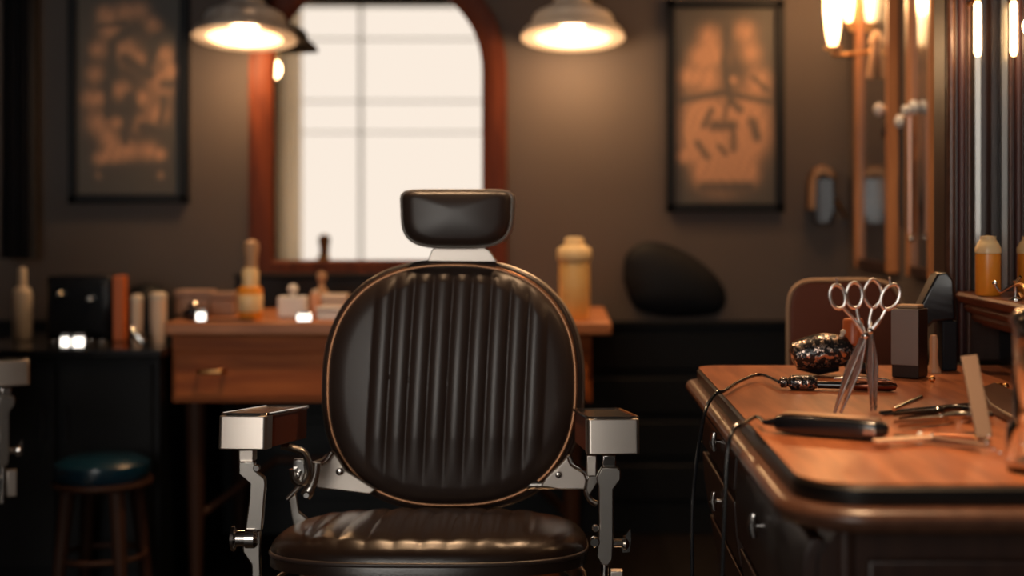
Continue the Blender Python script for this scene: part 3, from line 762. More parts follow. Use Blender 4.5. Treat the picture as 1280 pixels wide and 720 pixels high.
# right side linkage
plate('arm_post', [(753, 569), (770, 569), (770, 585), (753, 585)], 2.42, .03, M['chrome'])
plate('arm_post', [(733, 569), (746, 569), (746, 596), (733, 596)], 2.46, .03, M['steel'])
plate('arm_bracket', [(752, 584), (772, 584), (776, 588), (776, 600), (767, 612), (767, 668), (766, 700), (760, 708), (751, 706), (746, 696), (749, 660), (748, 608), (745, 598)], 2.41, .014)
obj('lower_rod', MB().tube([P(756, 704, 2.417), P(755, 770, 2.417)], .0065), M['chrome'], chair)
obj('lower_block', MB().box(P(763, 0, 2.42).x, P(779, 0, 2.42).x, 2.42, 2.44, ZC - (760 - HY) * 2.42 / F, ZC - (714 - HY) * 2.42 / F), M['steel'], chair, bevel=.002)
obj('adjusting_knob', MB().lathe([(.007, 0), (.007, .014), (.012, .016), (.013, .02), (.008, .026)], P(767, 679, 2.417), (1, 0, 0)).prism([P(783, 668, 2.41), P(788, 661, 2.41), P(789, 675, 2.41), P(787, 690, 2.41), P(778, 691, 2.41), P(777, 684, 2.41)], (0, .008, 0)), M['chrome'], chair)
obj('curved_link', MB().tube(spline([P(px, py, 2.56) for px, py in [(712, 571), (716, 580), (730, 589), (735, 600), (733, 614), (738, 625), (746, 630)]], 6), .0055, n=10), M['chrome'], chair)
plate('hook_plate', [(738, 590), (748, 588), (750, 600), (742, 612), (736, 622), (732, 612), (734, 600)], 2.55, .010, M['cast'])
bolt(743, 676, 2.42, .009, .014)
bolt(744, 659, 2.42, .006, .014)
plate('back_bracket', [(711, 568), (703, 578), (684, 596), (676, 608), (700, 612), (738, 612), (736, 592), (720, 584)], 2.66, .012, M['steel'])
bolt(698, 593, 2.658, .006, .008)

# second chair at the left edge, turned to face right
dup(chair, (-1.605, 3.34, 0), radians(25), 'second barber chair cut off by the left edge, only its steel arm showing')

# ------------------------------------------------------------------ right wall: framed wall mirrors with golden battens
def wall_mirror(Yn, Yf_, label, wnear, wfar, pr_n, pr_f, z0=.93, z1=2.75):
    t = thing('wall_mirror', label, 'mirror', (XR, (Yn + Yf_) / 2, z0), 'mirrors along the right wall')
    obj('stile', MB().box(XR - pr_n, XR - .001, Yn, Yn + wnear, z0, z1), M['wood_gold'], t, bevel=.003)
    obj('stile', MB().box(XR - pr_f, XR - .001, Yf_ - wfar, Yf_, z0, z1), M['wood_gold'], t, bevel=.003)
    obj('rail', MB().box(XR - .022, XR - .001, Yn + wnear, Yf_ - wfar, z0, z0 + .03), M['wood_dark'], t, bevel=.003)
    obj('rail', MB().box(XR - .022, XR - .001, Yn + wnear, Yf_ - wfar, z1 - .03, z1), M['wood_dark'], t, bevel=.003)
    obj('mirror_pane', MB().box(XR - .012, XR - .002, Yn + wnear, Yf_ - wfar, z0 + .03, z1 - .03), M['mirror_wall'], t, smooth=False)
    return t
def YofX(px, X): return X * F / (px - HX)
# strips: 1068-1080, 1110-1124 | 1128-1143, 1163-1176
wall_mirror(YofX(1124, XR), YofX(1080, XR) + .03, 'golden framed wall mirror furthest along the right wall', .03, .03, .034, .026)
wall_mirror(YofX(1176, XR), YofX(1143, XR) + .0, 'golden framed wall mirror nearer the dresser on the right wall', .03, .03, .029, .026)

# candle sconces
def sconce(px, ptop, pbot, Y, rpx, label):
    a = P(px, pbot, Y); h = (pbot - ptop) * Y / F; r = rpx * Y / F
    t = thing('wall_sconce', label, 'lamp', (XR, Y, a.z), 'candle sconces on the right wall')
    obj('glass_shade', MB().lathe([(r * .45, 0), (r * .7, h * .15), (r, h * .5), (r * 1.0, h * .75), (r * .7, h), (0, h)], a), M['bulb'], t, label='glowing elongated glass shade')
    obj('cup', MB().lathe([(0, -.014), (r * .9, -.012), (r * .95, -.002), (r * .5, -.0005)], a), M['brass'], t)
    obj('arm', MB().tube(spline([a + Vector((0, 0, -.014)), a + Vector((.01, 0, -.03)), Vector((XR - .03, Y, a.z - .02)), Vector((XR - .005, Y, a.z))]), .006), M['brass'], t)
    obj('wall_plate', MB().lathe([(.03, 0), (.028, .008), (0, .012)], (XR, Y, a.z), (-1, 0, 0)), M['brass'], t)
    light('sconce_light', 'POINT', a + Vector((-.05, -.07, h * .6)), 3.5, (1, .5, .2), shadow_soft_size=.03)
sconce(1041, -25, 57, 4.55, 11, 'brightest candle sconce, leftmost on the right wall')
sconce(1061, -50, 27, 4.75, 8, 'smaller candle sconce between the brightest one and the golden frames')
# sconce near the side mirrors (in front of first golden frame)
# brass lantern on back wall near the corner
Y = YB - .09
t = thing('wall_lantern', 'dark wall lantern with a brass hood in the back right corner', 'lantern', P(1030, 290, YB))
obj('hood', MB().prism([P(px, py, Y) for px, py in [(1014, 222), (1018, 211), (1028, 207), (1040, 210), (1046, 222), (1038, 222), (1030, 217), (1022, 222)]], (0, .08, 0)), M['brass_dark'], t, bevel=.003)
obj('side_strap', MB().prism([P(px, py, Y) for px, py in [(1013, 222), (1021, 222), (1019, 262), (1011, 262)]], (0, .08, 0)), M['brass_dark'], t, bevel=.002)
obj('glass_body', MB().prism([P(px, py, Y + .01) for px, py in [(1020, 222), (1042, 222), (1044, 262), (1036, 280), (1020, 280), (1018, 262)]], (0, .06, 0)), M['black'], t, bevel=.004)
obj('arm', MB().tube(spline([P(1044, 250, Y + .03), P(1052, 262, Y + .05), P(1056, 272, YB - .005)]), .007), M['brass'], t)

# hanging tan brush on mirror, hooks and knobs
def wallpt(px, py, X): Y = YofX(px, X); return Vector((X, Y, ZC - (py - HY) * Y / F))
t = thing('hanging_brush', 'tan wooden brush hanging in front of the far wall mirror', 'brush', P(1094, 100, 4.5))
mb = MB().tube([P(1088, 98, 4.5), P(1091, 75, 4.5), P(1095, 55, 4.5)], [.012, .0125, .014], n=14)
obj('handle', mb, M['tan'], t)
obj('head', MB().tube([P(1093, 57, 4.5), P(1098, 46, 4.5), P(1104, 37, 4.5)], [.02, .024, .014], n=14), M['tan'], t)
obj('hanging_cord', MB().tube([P(1103, 38, 4.5), P(1106, 20, 4.55), Vector((XR - .005, 4.6, P(0, 8, 4.55).z))], .003, n=6), M['black'], t)
t = thing('coat_hook', 'round pale hook knob with a dark strap below the hanging brush', 'hook', wallpt(1112, 150, XR - .02))
c = P(1099, 137, 4.3)
obj('knob', MB().ball(c, .017, sc=(1, 1, 1.25)), M['white'], t)
obj('stem', MB().tube([c, Vector((XR - .013, 4.33, c.z + .01))], .006), M['brass'], t)
obj('strap', MB().tube(spline([P(1110, 134, 4.3), P(1112, 150, 4.3), P(1106, 168, 4.3), P(1103, 170, 4.3)]), [.008] * 8 + [.012] * 10 + [.008] * 7, flat=((0, 1, 0), .5)), M['black'], t)
t = thing('hook_rail', 'cluster of pale hook knobs between the two golden framed mirrors', 'hook', wallpt(1136, 150, XR - .03))
for px, py, r in ((1124, 152, .0125), (1132, 138, .0105), (1142, 134, .0135)):
    c = P(px, py, 3.97); k = obj('knob', MB().ball(c, r * 1.25, sc=(.9, 1, 1.25)), M['white'], t)
obj('rod', MB().tube([P(1124, 152, 3.98), P(1133, 141, 3.98), P(1150, 130, 3.98), Vector((XR - .035, 4.0, P(0, 130, 3.98).z))], .005), M['brass'], t)
single('hanging_strap', MB().tube(spline([P(1125, 160, 3.97), P(1126, 200, 3.97), P(1125, 245, 3.97), P(1126, 285, 3.97)]), .0055, n=8), M['black'], 'thin black strap hanging from the pale hook knobs', 'strap')
t = thing('pull_rod', 'slim pinkish gold rod with a bright tip hanging from the pale hooks', 'rod', P(1137, 300, 3.97))
obj('shaft', MB().tube([P(1137, 145, 3.97), P(1137, 292, 3.97)], .0085, n=10), mat('rose_brass', (.75, .42, .3), .3, 1), t)
obj('tip', MB().ball(P(1139, 298, 3.97), .009), M['chrome'], t, label='bright chrome tip')

# ------------------------------------------------------------------ brown leather chair behind the dresser
Y = 3.25
ol = [(985, 470), (985, 385), (988, 368), (996, 357), (1010, 351), (1040, 350), (1080, 350), (1108, 354), (1122, 366), (1128, 385), (1130, 470)]
zlow = .47
t = thing('side_chair', 'brown leather side chair with a rounded back behind the dresser', 'chair', (P(1057, 0, Y + .2).x, Y + .2, 0))
pl = [P(px, py, Y) for px, py in ol]; pl2 = [Vector((v.x, v.y, v.z)) for v in spline(pl[1:-1], 5)]
poly = [Vector((pl[0].x, Y, .56))] + pl2 + [Vector((pl[-1].x, Y, .56))]
bk = obj('backrest', MB().prism(poly, (0, .035, 0)), M['leather_red'], t, bevel=.01)
obj('edge_piping', MB().tube(poly, .0045, n=8), M['tan'], bk)
cxs = (pl[0].x + pl[-1].x) / 2
obj('seat', MB().box(pl[0].x - .06, pl[-1].x + .06, Y - .005, Y + .38, .42, .48), M['leather_red'], t, bevel=.02)
for sx in (pl[0].x + .02, pl[-1].x - .02):
    obj('back_post', MB().tube([(sx, Y + .02, .45), (sx, Y + .018, .6)], .014), M['wood_dark'], t)
for sx in (pl[0].x - .03, pl[-1].x + .03):
    for yy in (Y + .03, Y + .34):
        obj('leg', MB().tube([(sx, yy, .43), (sx, yy, 0)], [.02, .013], n=10), M['wood_dark'], t)

# ------------------------------------------------------------------ dresser
XD, XE, Y0, Y1 = .262, .985, 1.553, 2.80
t = dresser = thing('dresser', 'long dark wooden dresser with a glossy orange-brown top on the right', 'dresser', ((XD + XE) / 2, (Y0 + Y1) / 2, 0))
def rrect(x0, x1, y0, y1, r, z, n=10):
    pts = []
    for (cx, cy, a0) in ((x1 - .02, y1 - .02, 0), (x0 + r[1], y1 - r[1], 90), (x0 + r[0], y0 + r[0], 180), (x1 - .02, y0 + .02, 270)):
        rr_ = .02 if cx > (x0 + x1) / 2 else (r[1] if a0 == 90 else r[0])
        for k in range(n + 1):
            a = radians(a0 + 90 * k / n); pts.append(Vector((cx + rr_ * cos(a), cy + rr_ * sin(a), z)))
    return pts
def loft(rs):
    m = len(rs[0]); vs = [v for r in rs for v in r]; fs = [tuple(range(m)), tuple((len(rs) - 1) * m + k for k in range(m))]
    for i in range(len(rs) - 1):
        for k in range(m): fs.append((i * m + k, i * m + (k + 1) % m, (i + 1) * m + (k + 1) % m, (i + 1) * m + k))
    return MB().add(vs, fs)
def lvl(off, z): return rrect(XD - off, XE, Y0 - off, Y1 + off, (.075 + off, .05 + off), z)
obj('top_board', loft([lvl(-.004, .8075), lvl(-.003, TOPZ)]), M['wood'], t, angle=50)
obj('top_groove', loft([lvl(-.001, .787), lvl(.0, .79), lvl(.0, .804), lvl(-.003, .8073)]), M['groove'], t)
obj('top_moulding', loft([lvl(.0, .757), lvl(.012, .76), lvl(.02, .768), lvl(.022, .776), lvl(.017, .784), lvl(.006, .7865)]), M['wood_edge'], t, angle=70)
# bombe body: profile in x over z, extruded along y
prof = [(.02, .7565), (.0, .72), (-.004, .66), (.0, .60), (.012, .52), (.03, .42), (.042, .32), (.03, .2), (.02, .1)]
bx0 = XD + .028
poly = [Vector((bx0 + a, 1.60, z)) for a, z in prof] + [Vector((XE, 1.60, .1)), Vector((XE, 1.60, .7565))]
obj('body', MB().prism(poly, (0, Y1 - .02 - 1.60, 0)), M['wood_dark'], t, angle=30)
def drawer_face(ya, yb, za, zb, th=.014):
    zs2 = [za + (zb - za) * k / 8 for k in range(9)]
    def px_(z):
        for i in range(len(prof) - 1):
            (a1, z1), (a2, z2) = prof[i], prof[i + 1]
            if z1 >= z >= z2: return bx0 + a1 + (a2 - a1) * (z1 - z) / (z1 - z2)
        return bx0
    poly = [Vector((px_(z) - th, ya, z)) for z in zs2] + [Vector((px_(z) + .002, ya, z)) for z in reversed(zs2)]
    return MB().prism(poly, (0, yb - ya, 0)), px_
for ya, yb, rows_ in ((1.63, 2.235, ((.60, .735), (.44, .585), (.28, .425), (.13, .265))), (2.275, 2.755, ((.665, .735), (.545, .65), (.36, .53), (.13, .345)))):
    for za, zb_ in rows_:
        g, fx = drawer_face(ya, yb, za, zb_)
        d = obj('drawer', g, M['wood_dark'], t, bevel=.003)
        for q in (.28, .72) if False else (.5,):
            ky = ya + (yb - ya) * (.54 if ya < 2 else .42); kz = (za + zb_) / 2 + .012; kx = fx(kz) - .014
            k = MB().lathe([(.004, 0), (.004, .006), (.006, .008)], (kx, ky, kz), (-1, 0, 0), n=12)
            k.tube([(kx - .010, ky, kz + .016), (kx - .013, ky, kz), (kx - .010, ky, kz - .016)], [.005, .0065, .005], n=10)
            obj('knob', k, M['chrome'], d)
# pilaster strips between and at corners, side panel mouldings on the end facing us
obj('end_panel', MB().box(bx0 + .05, XE - .04, 1.590, 1.5995, .15, .72), M['wood_dark'], t, bevel=.004)
obj('corner_post', MB().tube([(bx0 + .028, 1.607, .755), (bx0 + .028, 1.607, .12)], .012), M['wood_dark'], t)
for x, y in ((bx0 + .06, 1.66), (XE - .05, 1.66), (bx0 + .06, 2.72), (XE - .05, 2.72)):
    obj('foot', MB().lathe([(.02, 0), (.03, .02), (.035, .06), (.03, .1)], (x, y, 0)), M['wood_dark'], t)

# ------------------------------------------------------------------ mirror hutch standing on the dresser
LX = .782; LZ = .952
t = thing('dresser_mirror', 'large dark-framed mirror with a ribbed wooden ledge standing on the dresser', 'mirror', (.9, 2.2, TOPZ))
obj('back_panel', MB().box(.872, .975, 1.72, 2.86, TOPZ + .001, .872), M['panel_dark'], t, bevel=.003)
lg = MB().box(.845, .975, 1.70, 2.86, .8725, .883)
prf = [(LX, LZ), (LX - .004, LZ - .008), (LX + .002, LZ - .02), (LX + .016, LZ - .024), (LX + .012, LZ - .032), (LX + .018, LZ - .04), (LX + .03, LZ - .043), (LX + .027, LZ - .052), (LX + .033, LZ - .06), (LX + .046, LZ - .063), (LX + .05, LZ - .0685), (.975, LZ - .0685), (.975, LZ)]
lg = MB().prism([Vector((x, 1.68, z)) for x, z in prf], (0, 2.835 - 1.68, 0))
obj('ledge', lg, mat('ledge_wood', (.2, .07, .032), .35, vary=(.14, .045, .02), nscale=8, scale3=(6, .6, 6)), t, angle=20, bevel=.002)
# far post facing us, reeded
ps = MB().box(.765, .975, 2.86, 2.95, TOPZ + .001, 2.6)
obj('post', ps, M['wood_dark'], t, bevel=.004)
for x, w_, m_ in ((.776, .009, M['wood_edge']), (.797, .008, mat('plum_wood', (.07, .03, .03), .4)), (.812, .004, M['wood_edge'])):
    obj('reed', MB().tube([(x, 2.858, TOPZ + .002), (x, 2.858, 2.6)], w_, n=12), m_, t)
obj('bevel_strip', MB().box(.8175, .8315, 2.84, 2.8595, LZ + .0005, 2.5), mat('grey_glass_edge', (.3, .3, .29), .25, .6), t, bevel=.002)
ang = radians(-5.5)
hy = 2.838
T = Matrix.Translation((.850, hy, 0)) @ Matrix.Rotation(-ang * -1, 4, 'Z')
mb = MB(); mb.T = T; mb.box(0, .008, -1.05, 0, LZ + .002, 2.5)
obj('mirror_pane', mb, M['mirror_side'], t, smooth=False)
obj('post', MB().box(.84, .975, 1.70, 1.76, LZ + .001, 2.6), M['wood_dark'], t, bevel=.004)
obj('cornice', MB().box(.8, .975, 1.68, 2.97, 2.601, 2.68), M['wood_dark'], t, bevel=.01)
obj('back_board', MB().box(.96, .975, 1.77, 2.855, LZ + .001, 2.6), M['wood_dark'], t)

# tube lamp on the far post
c = P(1222, 38, 2.80)
t = thing('tube_lamp', 'slim glowing tube lamp at the far edge of the dresser mirror', 'lamp', (c.x, 2.80, c.z))
obj('glass_tube', MB().lathe([(0, -.052), (.005, -.05), (.0075, -.042), (.0075, .05), (.005, .056)], c), M['bulb'], t)
light('tube_light', 'POINT', c + Vector((-.03, -.05, 0)), .9, (1, .6, .3), shadow_soft_size=.02)
obj('bracket', MB().tube([c + Vector((0, 0, .057)), c + Vector((0, .03, .06)), c + Vector((0, .0585, .06))], .005), M['brass'], t)

# ------------------------------------------------------------------ things on the ledge
x, y = P(1235, 0, 2.68).x, 2.68
t = thing('amber_bottle', 'orange bottle with a pale cap on the dresser mirror ledge', 'bottle', (x, y, LZ))
obj('bottle_body', MB().lathe([(0, .0005), (.021, .0005), (.023, .004), (.023, .074), (.0225, .078)], (x, y, LZ)), M['amber'], t)
obj('cap', MB().lathe([(.0235, .0785), (.024, .088), (.019, .098), (.0145, .104), (.0145, .110), (0, .112)], (x, y, LZ)), M['amber_cap'], t)
def blob_fig(base, sc):
    o_ = []
    return o_
c = P(1262, 0, 2.52); c = Vector((.80, 2.53, LZ))
t = thing('ornate_stand', 'small chrome curled trinket stand on the mirror ledge beside the orange bottle', 'ornament', c)
obj('foot', MB().lathe([(0, .0005), (.012, .0005), (.012, .003), (.003, .006), (.003, .03), (.005, .034), (0, .036)], c), M['chrome'], t)
obj('curl', MB().tube(spline([c + Vector(p) for p in [(-.03, .02, .026), (-.022, .015, .014), (-.012, .01, .02), (0, 0, .03), (.006, -.01, .042)]]), .0028, n=8).ball(c + Vector((-.03, .02, .029)), .0045), M['chrome'], t)
obj('curl', MB().tube(spline([c + Vector(p) for p in [(0, 0, .026), (.0, -.03, .03), (0, -.05, .024), (0, -.055, .012), (0, -.04, .008), (0, -.025, .014)]]), .0028, n=8), M['brass'], t)

# ------------------------------------------------------------------ things on the dresser
def frame_at(p, yaw, tiltx=0):
    return Matrix.Translation(p) @ Matrix.Rotation(yaw, 4, 'Z') @ Matrix.Rotation(tiltx, 4, 'Y')
# black corded clipper
a = D(970, 541); b = D(1110, 552); L = (b - a).length; yaw = atan2(b.y - a.y, b.x - a.x)
t = thing('cord_clipper', 'black corded hair clipper lying nearest the dresser front edge', 'clipper', a)
T = frame_at(a, yaw); mb = MB(); mb.T = T
prs = [(0, .008, .006), (.004, .013, .010), (.02, .017, .0125), (.06, .019, .0135), (L * .75, .018, .013), (L * .9, .016, .012), (L * .97, .012, .009), (L, .005, .004)]
vs = []; fs = []; nn = 24
for (x, ry, rz) in prs:
    for k in range(nn):
        th = 2 * pi * k / nn; R_ = supe(th, 4.5); vs.append((x, ry * R_ * cos(th), .0142 + rz * R_ * sin(th)))
for i in range(len(prs) - 1):
    for k in range(nn): fs.append((i * nn + k, i * nn + (k + 1) % nn, (i + 1) * nn + (k + 1) % nn, (i + 1) * nn + k))
fs += [tuple(range(nn)), tuple((len(prs) - 1) * nn + k for k in range(nn))]
mb.add(vs, fs); obj('body', mb, M['black'], t, angle=50)
mb = MB(); mb.T = T; mb.box(.012, L * .93, -.013, .013, .0276, .0290); obj('top_plate', mb, mat('bronze_plate', (.5, .33, .24), .3, 1), t, bevel=.0006, label='bronze top plate')
mb = MB(); mb.T = T; mb.box(L * .82, L * .93, -.0195, -.0165, .009, .017); obj('switch', mb, M['cast'], t, bevel=.001)
mb = MB(); mb.T = T; mb.tube([(0, 0, .014), (-.018, 0, .0125)], [.0065, .003]); obj('strain_relief', mb, M['black'], t)
p0 = T @ Vector((-.016, 0, .0125))
cd = spline([p0, D(945, 532, .012), D(925, 540, .008), Vector((.262 - .012, 2.0, TOPZ + .004)), Vector((.262 - .030, 1.975, TOPZ - .02)), Vector((.225, 1.965, .70)), Vector((.218, 1.96, .5)), Vector((.215, 1.96, .2)), Vector((.20, 1.95, .02)), Vector((.15, 2.1, .008))], 8)
obj('power_cord', MB().tube(cd, .003, n=8), M['black'], t)
# curling iron with speckled grip
a = D(974, 487); b = D(1122, 490); L = (b - a).length; yaw = atan2(b.y - a.y, b.x - a.x)
t = thing('curling_iron', 'black curling iron with a glittery grip lying behind the scissors', 'curling iron', a)
T = frame_at(a + Vector((0, 0, .0125)), yaw)
spk = bpy.data.materials.new('glitter_black'); spk.use_nodes = True; nt = spk.node_tree; bs = nt.nodes['Principled BSDF']
tc = nt.nodes.new('ShaderNodeTexCoord'); vo = nt.nodes.new('ShaderNodeTexVoronoi'); vo.inputs['Scale'].default_value = 260
nt.links.new(tc.outputs['Object'], vo.inputs['Vector'])
nz_ = nt.nodes.new('ShaderNodeTexNoise'); nz_.inputs['Scale'].default_value = 120; nt.links.new(tc.outputs['Object'], nz_.inputs['Vector'])
cr_ = nt.nodes.new('ShaderNodeMapRange'); cr_.inputs[1].default_value = .54; cr_.inputs[2].default_value = .58; nt.links.new(nz_.outputs['Fac'], cr_.inputs[0])
mx = nt.nodes.new('ShaderNodeMix'); mx.data_type = 'RGBA'; mx.inputs[6].default_value = (.012, .011, .012, 1); mx.inputs[7].default_value = (.62, .46, .38, 1)
nt.links.new(cr_.outputs[0], mx.inputs[0]); nt.links.new(mx.outputs[2], bs.inputs['Base Color']); nt.links.new(cr_.outputs[0], bs.inputs['Metallic'])
bs.inputs['Roughness'].default_value = .25
bp = nt.nodes.new('ShaderNodeBump'); bp.inputs['Strength'].default_value = 1; bp.inputs['Distance'].default_value = .002; nt.links.new(nz_.outputs['Fac'], bp.inputs['Height']); nt.links.new(bp.outputs[0], bs.inputs['Normal'])
mb = MB(); mb.T = T; mb.lathe([(.004, 0), (.009, .003), (.009, .012), (.006, .014), (.012, .02), (.0125, .035), (.0125, .055), (.009, .062), (.006, .063)], (0, 0, 0), (1, 0, 0)); obj('grip', mb, spk, t, label='glittery black grip')
mb = MB(); mb.T = T; mb.lathe([(.006, .063), (.0062, .1), (.007, .104), (.007, .118), (.006, .12)], (0, 0, -.003), (1, 0, 0)); obj('shaft', mb, M['black'], t)
mb = MB(); mb.T = T; mb.lathe([(.006, .12), (.0085, .124), (.009, L - .012), (.006, L - .003), (0, L)], (0, 0, -.003), (1, 0, 0)); obj('barrel', mb, mat('copper_black', (.2, .07, .04), .2, .9), t)
mb = MB(); mb.T = T; mb.tube([(.09, 0, .008), (.13, 0, .0095), (L - .02, 0, .008), (L - .008, 0, .003)], .002); obj('clamp', mb, M['chrome'], t)
cd = spline([T @ Vector((0, 0, 0)), D(950, 477, .012), D(925, 484, .01), D(905, 495, .008), Vector((.262 - .014, 2.31, TOPZ + .003)), Vector((.262 - .036, 2.27, TOPZ - .03)), Vector((.205, 2.22, .66)), Vector((.20, 2.2, .5)), Vector((.175, 2.18, .3)), Vector((.16, 2.18, .05)), Vector((.12, 2.3, .008))], 8)
obj('power_cord', MB().tube(cd, .003, n=8), M['black'], t)
# hair dryer with glittery shell
a = D(984, 466, 0); T = frame_at(Vector((a.x, 2.62, TOPZ)), radians(-4))
t = thing('hair_dryer', 'black glittery hair dryer lying on the far end of the dresser', 'hair dryer', (a.x + .05, 2.62, TOPZ))
mb = MB(); mb.T = T
mb.tube([(.0, 0, .034), (.006, 0, .036), (.03, 0, .04), (.06, 0, .045), (.095, 0, .045), (.115, 0, .036)], [.012, .024, .031, .033, .029, .018], n=28)
obj('shell', mb, spk, t, label='glittery black barrel')
mb = MB(); mb.T = T; mb.tube([(.012, 0, .0225), (.05, 0, .0165), (.085, 0, .02)], [.012, .016, .012], n=20); obj('lower_housing', mb, M['black'], t)
mb = MB(); mb.T = T; mb.lathe([(.014, .055), (.0185, .06), (.019, .10), (.016, .104), (0, .104)], (.112, 0, 0), (0, 0, 1)); obj('nozzle', mb, mat('orange_brown', (.48, .11, .03), .35), t, label='orange-brown nozzle')
mb = MB(); mb.T = T; mb.tube([(.085, -.01, .062), (.092, -.01, .078)], [.003, .004]).ball((.093, -.01, .08), .0055); obj('lever', mb, M['cream'], t)
mb = MB(); mb.T = T; mb.tube([(.1, 0, .03), (.115, 0, .018), (.14, 0, .011)], [.014, .012, .01]); obj('handle', mb, M['black'], t)

# scissors, upright pairs leaning on each other
def ring_pts(cx, cy, rx, ry, Y, rot=0, n=28, dia=0):
    pts = []
    for k in range(n):
        t_ = 2 * pi * k / n; u, v = rx * cos(t_), ry * sin(t_)
        if dia: R_ = supe(t_, 1.55); u, v = u * R_, v * R_
        pts.append(P(cx + u * cos(rot) - v * sin(rot), cy + u * sin(rot) + v * cos(rot), Y))
    return pts
def scissors(rA, rB, pivot, tip, Y, label, w1, rA_kw={}, rB_kw={}, dy=.006, spread=6):
    t = thing('scissors', label, 'scissors', P(*tip, Y), 'steel scissors standing on the dresser')
    tp = P(*tip, Y); tz = TOPZ + .0015
    for i, (ring, kw) in enumerate(((rA, rA_kw), (rB, rB_kw))):
        yy = Y + (i - .5) * dy
        mb = MB()
        rg = MB().tube(ring_pts(*ring, yy, **kw), .0026, closed=True, n=8)
        # shank from ring to pivot
        cx, cy, rx, ry = ring; dx, dy2 = pivot[0] - cx, pivot[1] - cy; l_ = hypot(dx, dy2)
        rot = kw.get('rot', 0)
        s0 = (cx + dx / l_ * rx * .95, cy + dy2 / l_ * ry * .98)
        midp = ((s0[0] + pivot[0]) / 2 + (-2 if i else 2), (s0[1] + pivot[1]) / 2)
        rg.tube(spline([P(*s0, yy), P(*midp, yy), P(*pivot, yy)], 6), [.0024] * 7 + [.0034] * 6, n=8)
        # finger rest
        if i == 0: rg.tube([P(cx, cy - ry, yy), P(cx - 1, cy - ry - 7, yy)], .0016, n=6).ball(P(cx - 1, cy - ry - 7, yy), .0022, n=8)
        obj('finger_ring', rg, M['bright'], t)
        # blade
        sg = 1 if i else -1
        e = Vector(P(tip[0] + sg * spread * .5, tip[1], yy)); e.z = tz
        s_ = P(pivot[0], pivot[1] - 4, yy); mid_ = s_.lerp(e, .45) + Vector((sg * w1, 0, 0))
        d_ = (e - s_).normalized(); nrm = Vector((d_.z, 0, -d_.x)).normalized()
        poly = [s_ + nrm * .0035, s_ - nrm * .0035, mid_ - nrm * .0055, e - nrm * .0012, e + nrm * .0012, mid_ + nrm * .0045]
        mb.prism(poly, (0, .0022, 0))
        bl = obj('blade', mb, M['blade'], t, angle=35)
        obj('cutting_edge', MB().tube([poly[0], poly[5], poly[4]], .0011, n=6).tube([poly[1], poly[2], poly[3]], .0011, n=6), M['chrome'], bl)
    c = P(*pivot, Y - dy); obj('pivot_screw', MB().lathe([(.0045, 0), (.0045, .003), (.002, .005), (0, .005)], c + Vector((0, .002, 0)), (0, -1, 0)), M['chrome'], t)
scissors((1047, 371, 9.5, 15), (1068, 369, 10, 16), (1082, 420), (1047, 517), 2.105, 'upright steel scissors leaning left, blade tips by the clipper', .004, dict(rot=-.2), dict(rot=0), spread=8)
scissors((1113, 371, 10.5, 16.5), (1091, 367, 11.5, 18), (1088, 414), (1092, 515), 2.125, 'upright steel scissors with vertical blades, right of the leaning pair', .002, dict(rot=.45), dict(rot=0, dia=1), spread=5)

# dark box; lit left face painted grey, its shaded foot left dark
a = D(1124, 476); w_ = .062
t = thing('tool_box', 'upright dark box with a left face painted lit grey standing on the dresser', 'box', D(1135, 476))
T = Matrix.Translation((P(1139, 0, 2.58).x, 2.59, TOPZ)) @ Matrix.Rotation(radians(-33), 4, 'Z')
mb = MB(); mb.T = T; mb.box(-.025, .025, -.025, .025, .001, .124); obj('body', mb, M['brown_dark'], t, bevel=.002)
mb = MB(); mb.T = T; mb.box(-.0248, .0248, -.0285, -.0255, .024, .124); obj('lit_face', mb, M['box_lit_grey'], t, bevel=.001, label='front face painted grey as if lit')
mb = MB(); mb.T = T; mb.box(-.020, .020, -.018, .018, .1245, .131); obj('lid', mb, M['tan'], t, bevel=.002)
# black angular holder behind
Y = 2.69
t = thing('leather_case', 'tall black slanted case between the grey-faced box and the mirror post', 'case', D(1170, 460))
obj('body', MB().prism([P(px, py, Y) for px, py in [(1143, 398), (1172, 342), (1184, 340), (1192, 350), (1194, 400), (1168, 402), (1160, 410), (1150, 412)]], (0, .05, 0)), M['black'], t, bevel=.004)
obj('stand', MB().box(P(1178, 0, Y).x, P(1197, 0, Y).x, Y, Y + .045, TOPZ + .0005, ZC - (401 - HY) * Y / F), M['blackmat'], t, bevel=.003)
obj('stand', MB().box(P(1147, 0, Y).x, P(1160, 0, Y).x, Y, Y + .045, TOPZ + .0005, ZC - (411 - HY) * Y / F), M['blackmat'], t, bevel=.003)
x = P(1168, 0, 2.655).x; y = 2.66
single('wooden_brush_handle', MB().lathe([(0, .0005), (.0135, .0005), (.0135, .006), (.009, .014), (.0075, .03), (.008, .06), (.006, .07), (0, .071)], (x, y, TOPZ)), mat('light_tan', (.72, .42, .23), .4), 'light tan wooden handle standing between the dark box and the black case', 'brush handle')
c = D(1165, 478); single('brass_ball', MB().ball(c + Vector((0, 0, .006)), .006), M['brass'], 'tiny bright brass ball at the foot of the dark box', 'ball')
# dark strop and small tool under the ledge
t = thing('leather_strop', 'brown leather strop lying under the mirror ledge beside the glass jar', 'strop', D(1250, 510))
q = [D(1225, 494), D(1243, 487), D(1285, 505), D(1290, 540), D(1262, 531), D(1236, 515)]
obj('strap', MB().prism([v + Vector((0, 0, .001)) for v in q], (0, 0, .012)), M['wood_edge'], t, bevel=.003)
c = D(1248, 488); single('brass_clamp', MB().lathe([(0, 0), (.008, 0), (.008, .008), (.005, .012), (0, .013)], (c.x, c.y, TOPZ + .0005)).ball((c.x + .012, c.y, TOPZ + .0065), .006), M['brass'], 'small brass clamp beside the brown strop', 'clamp')

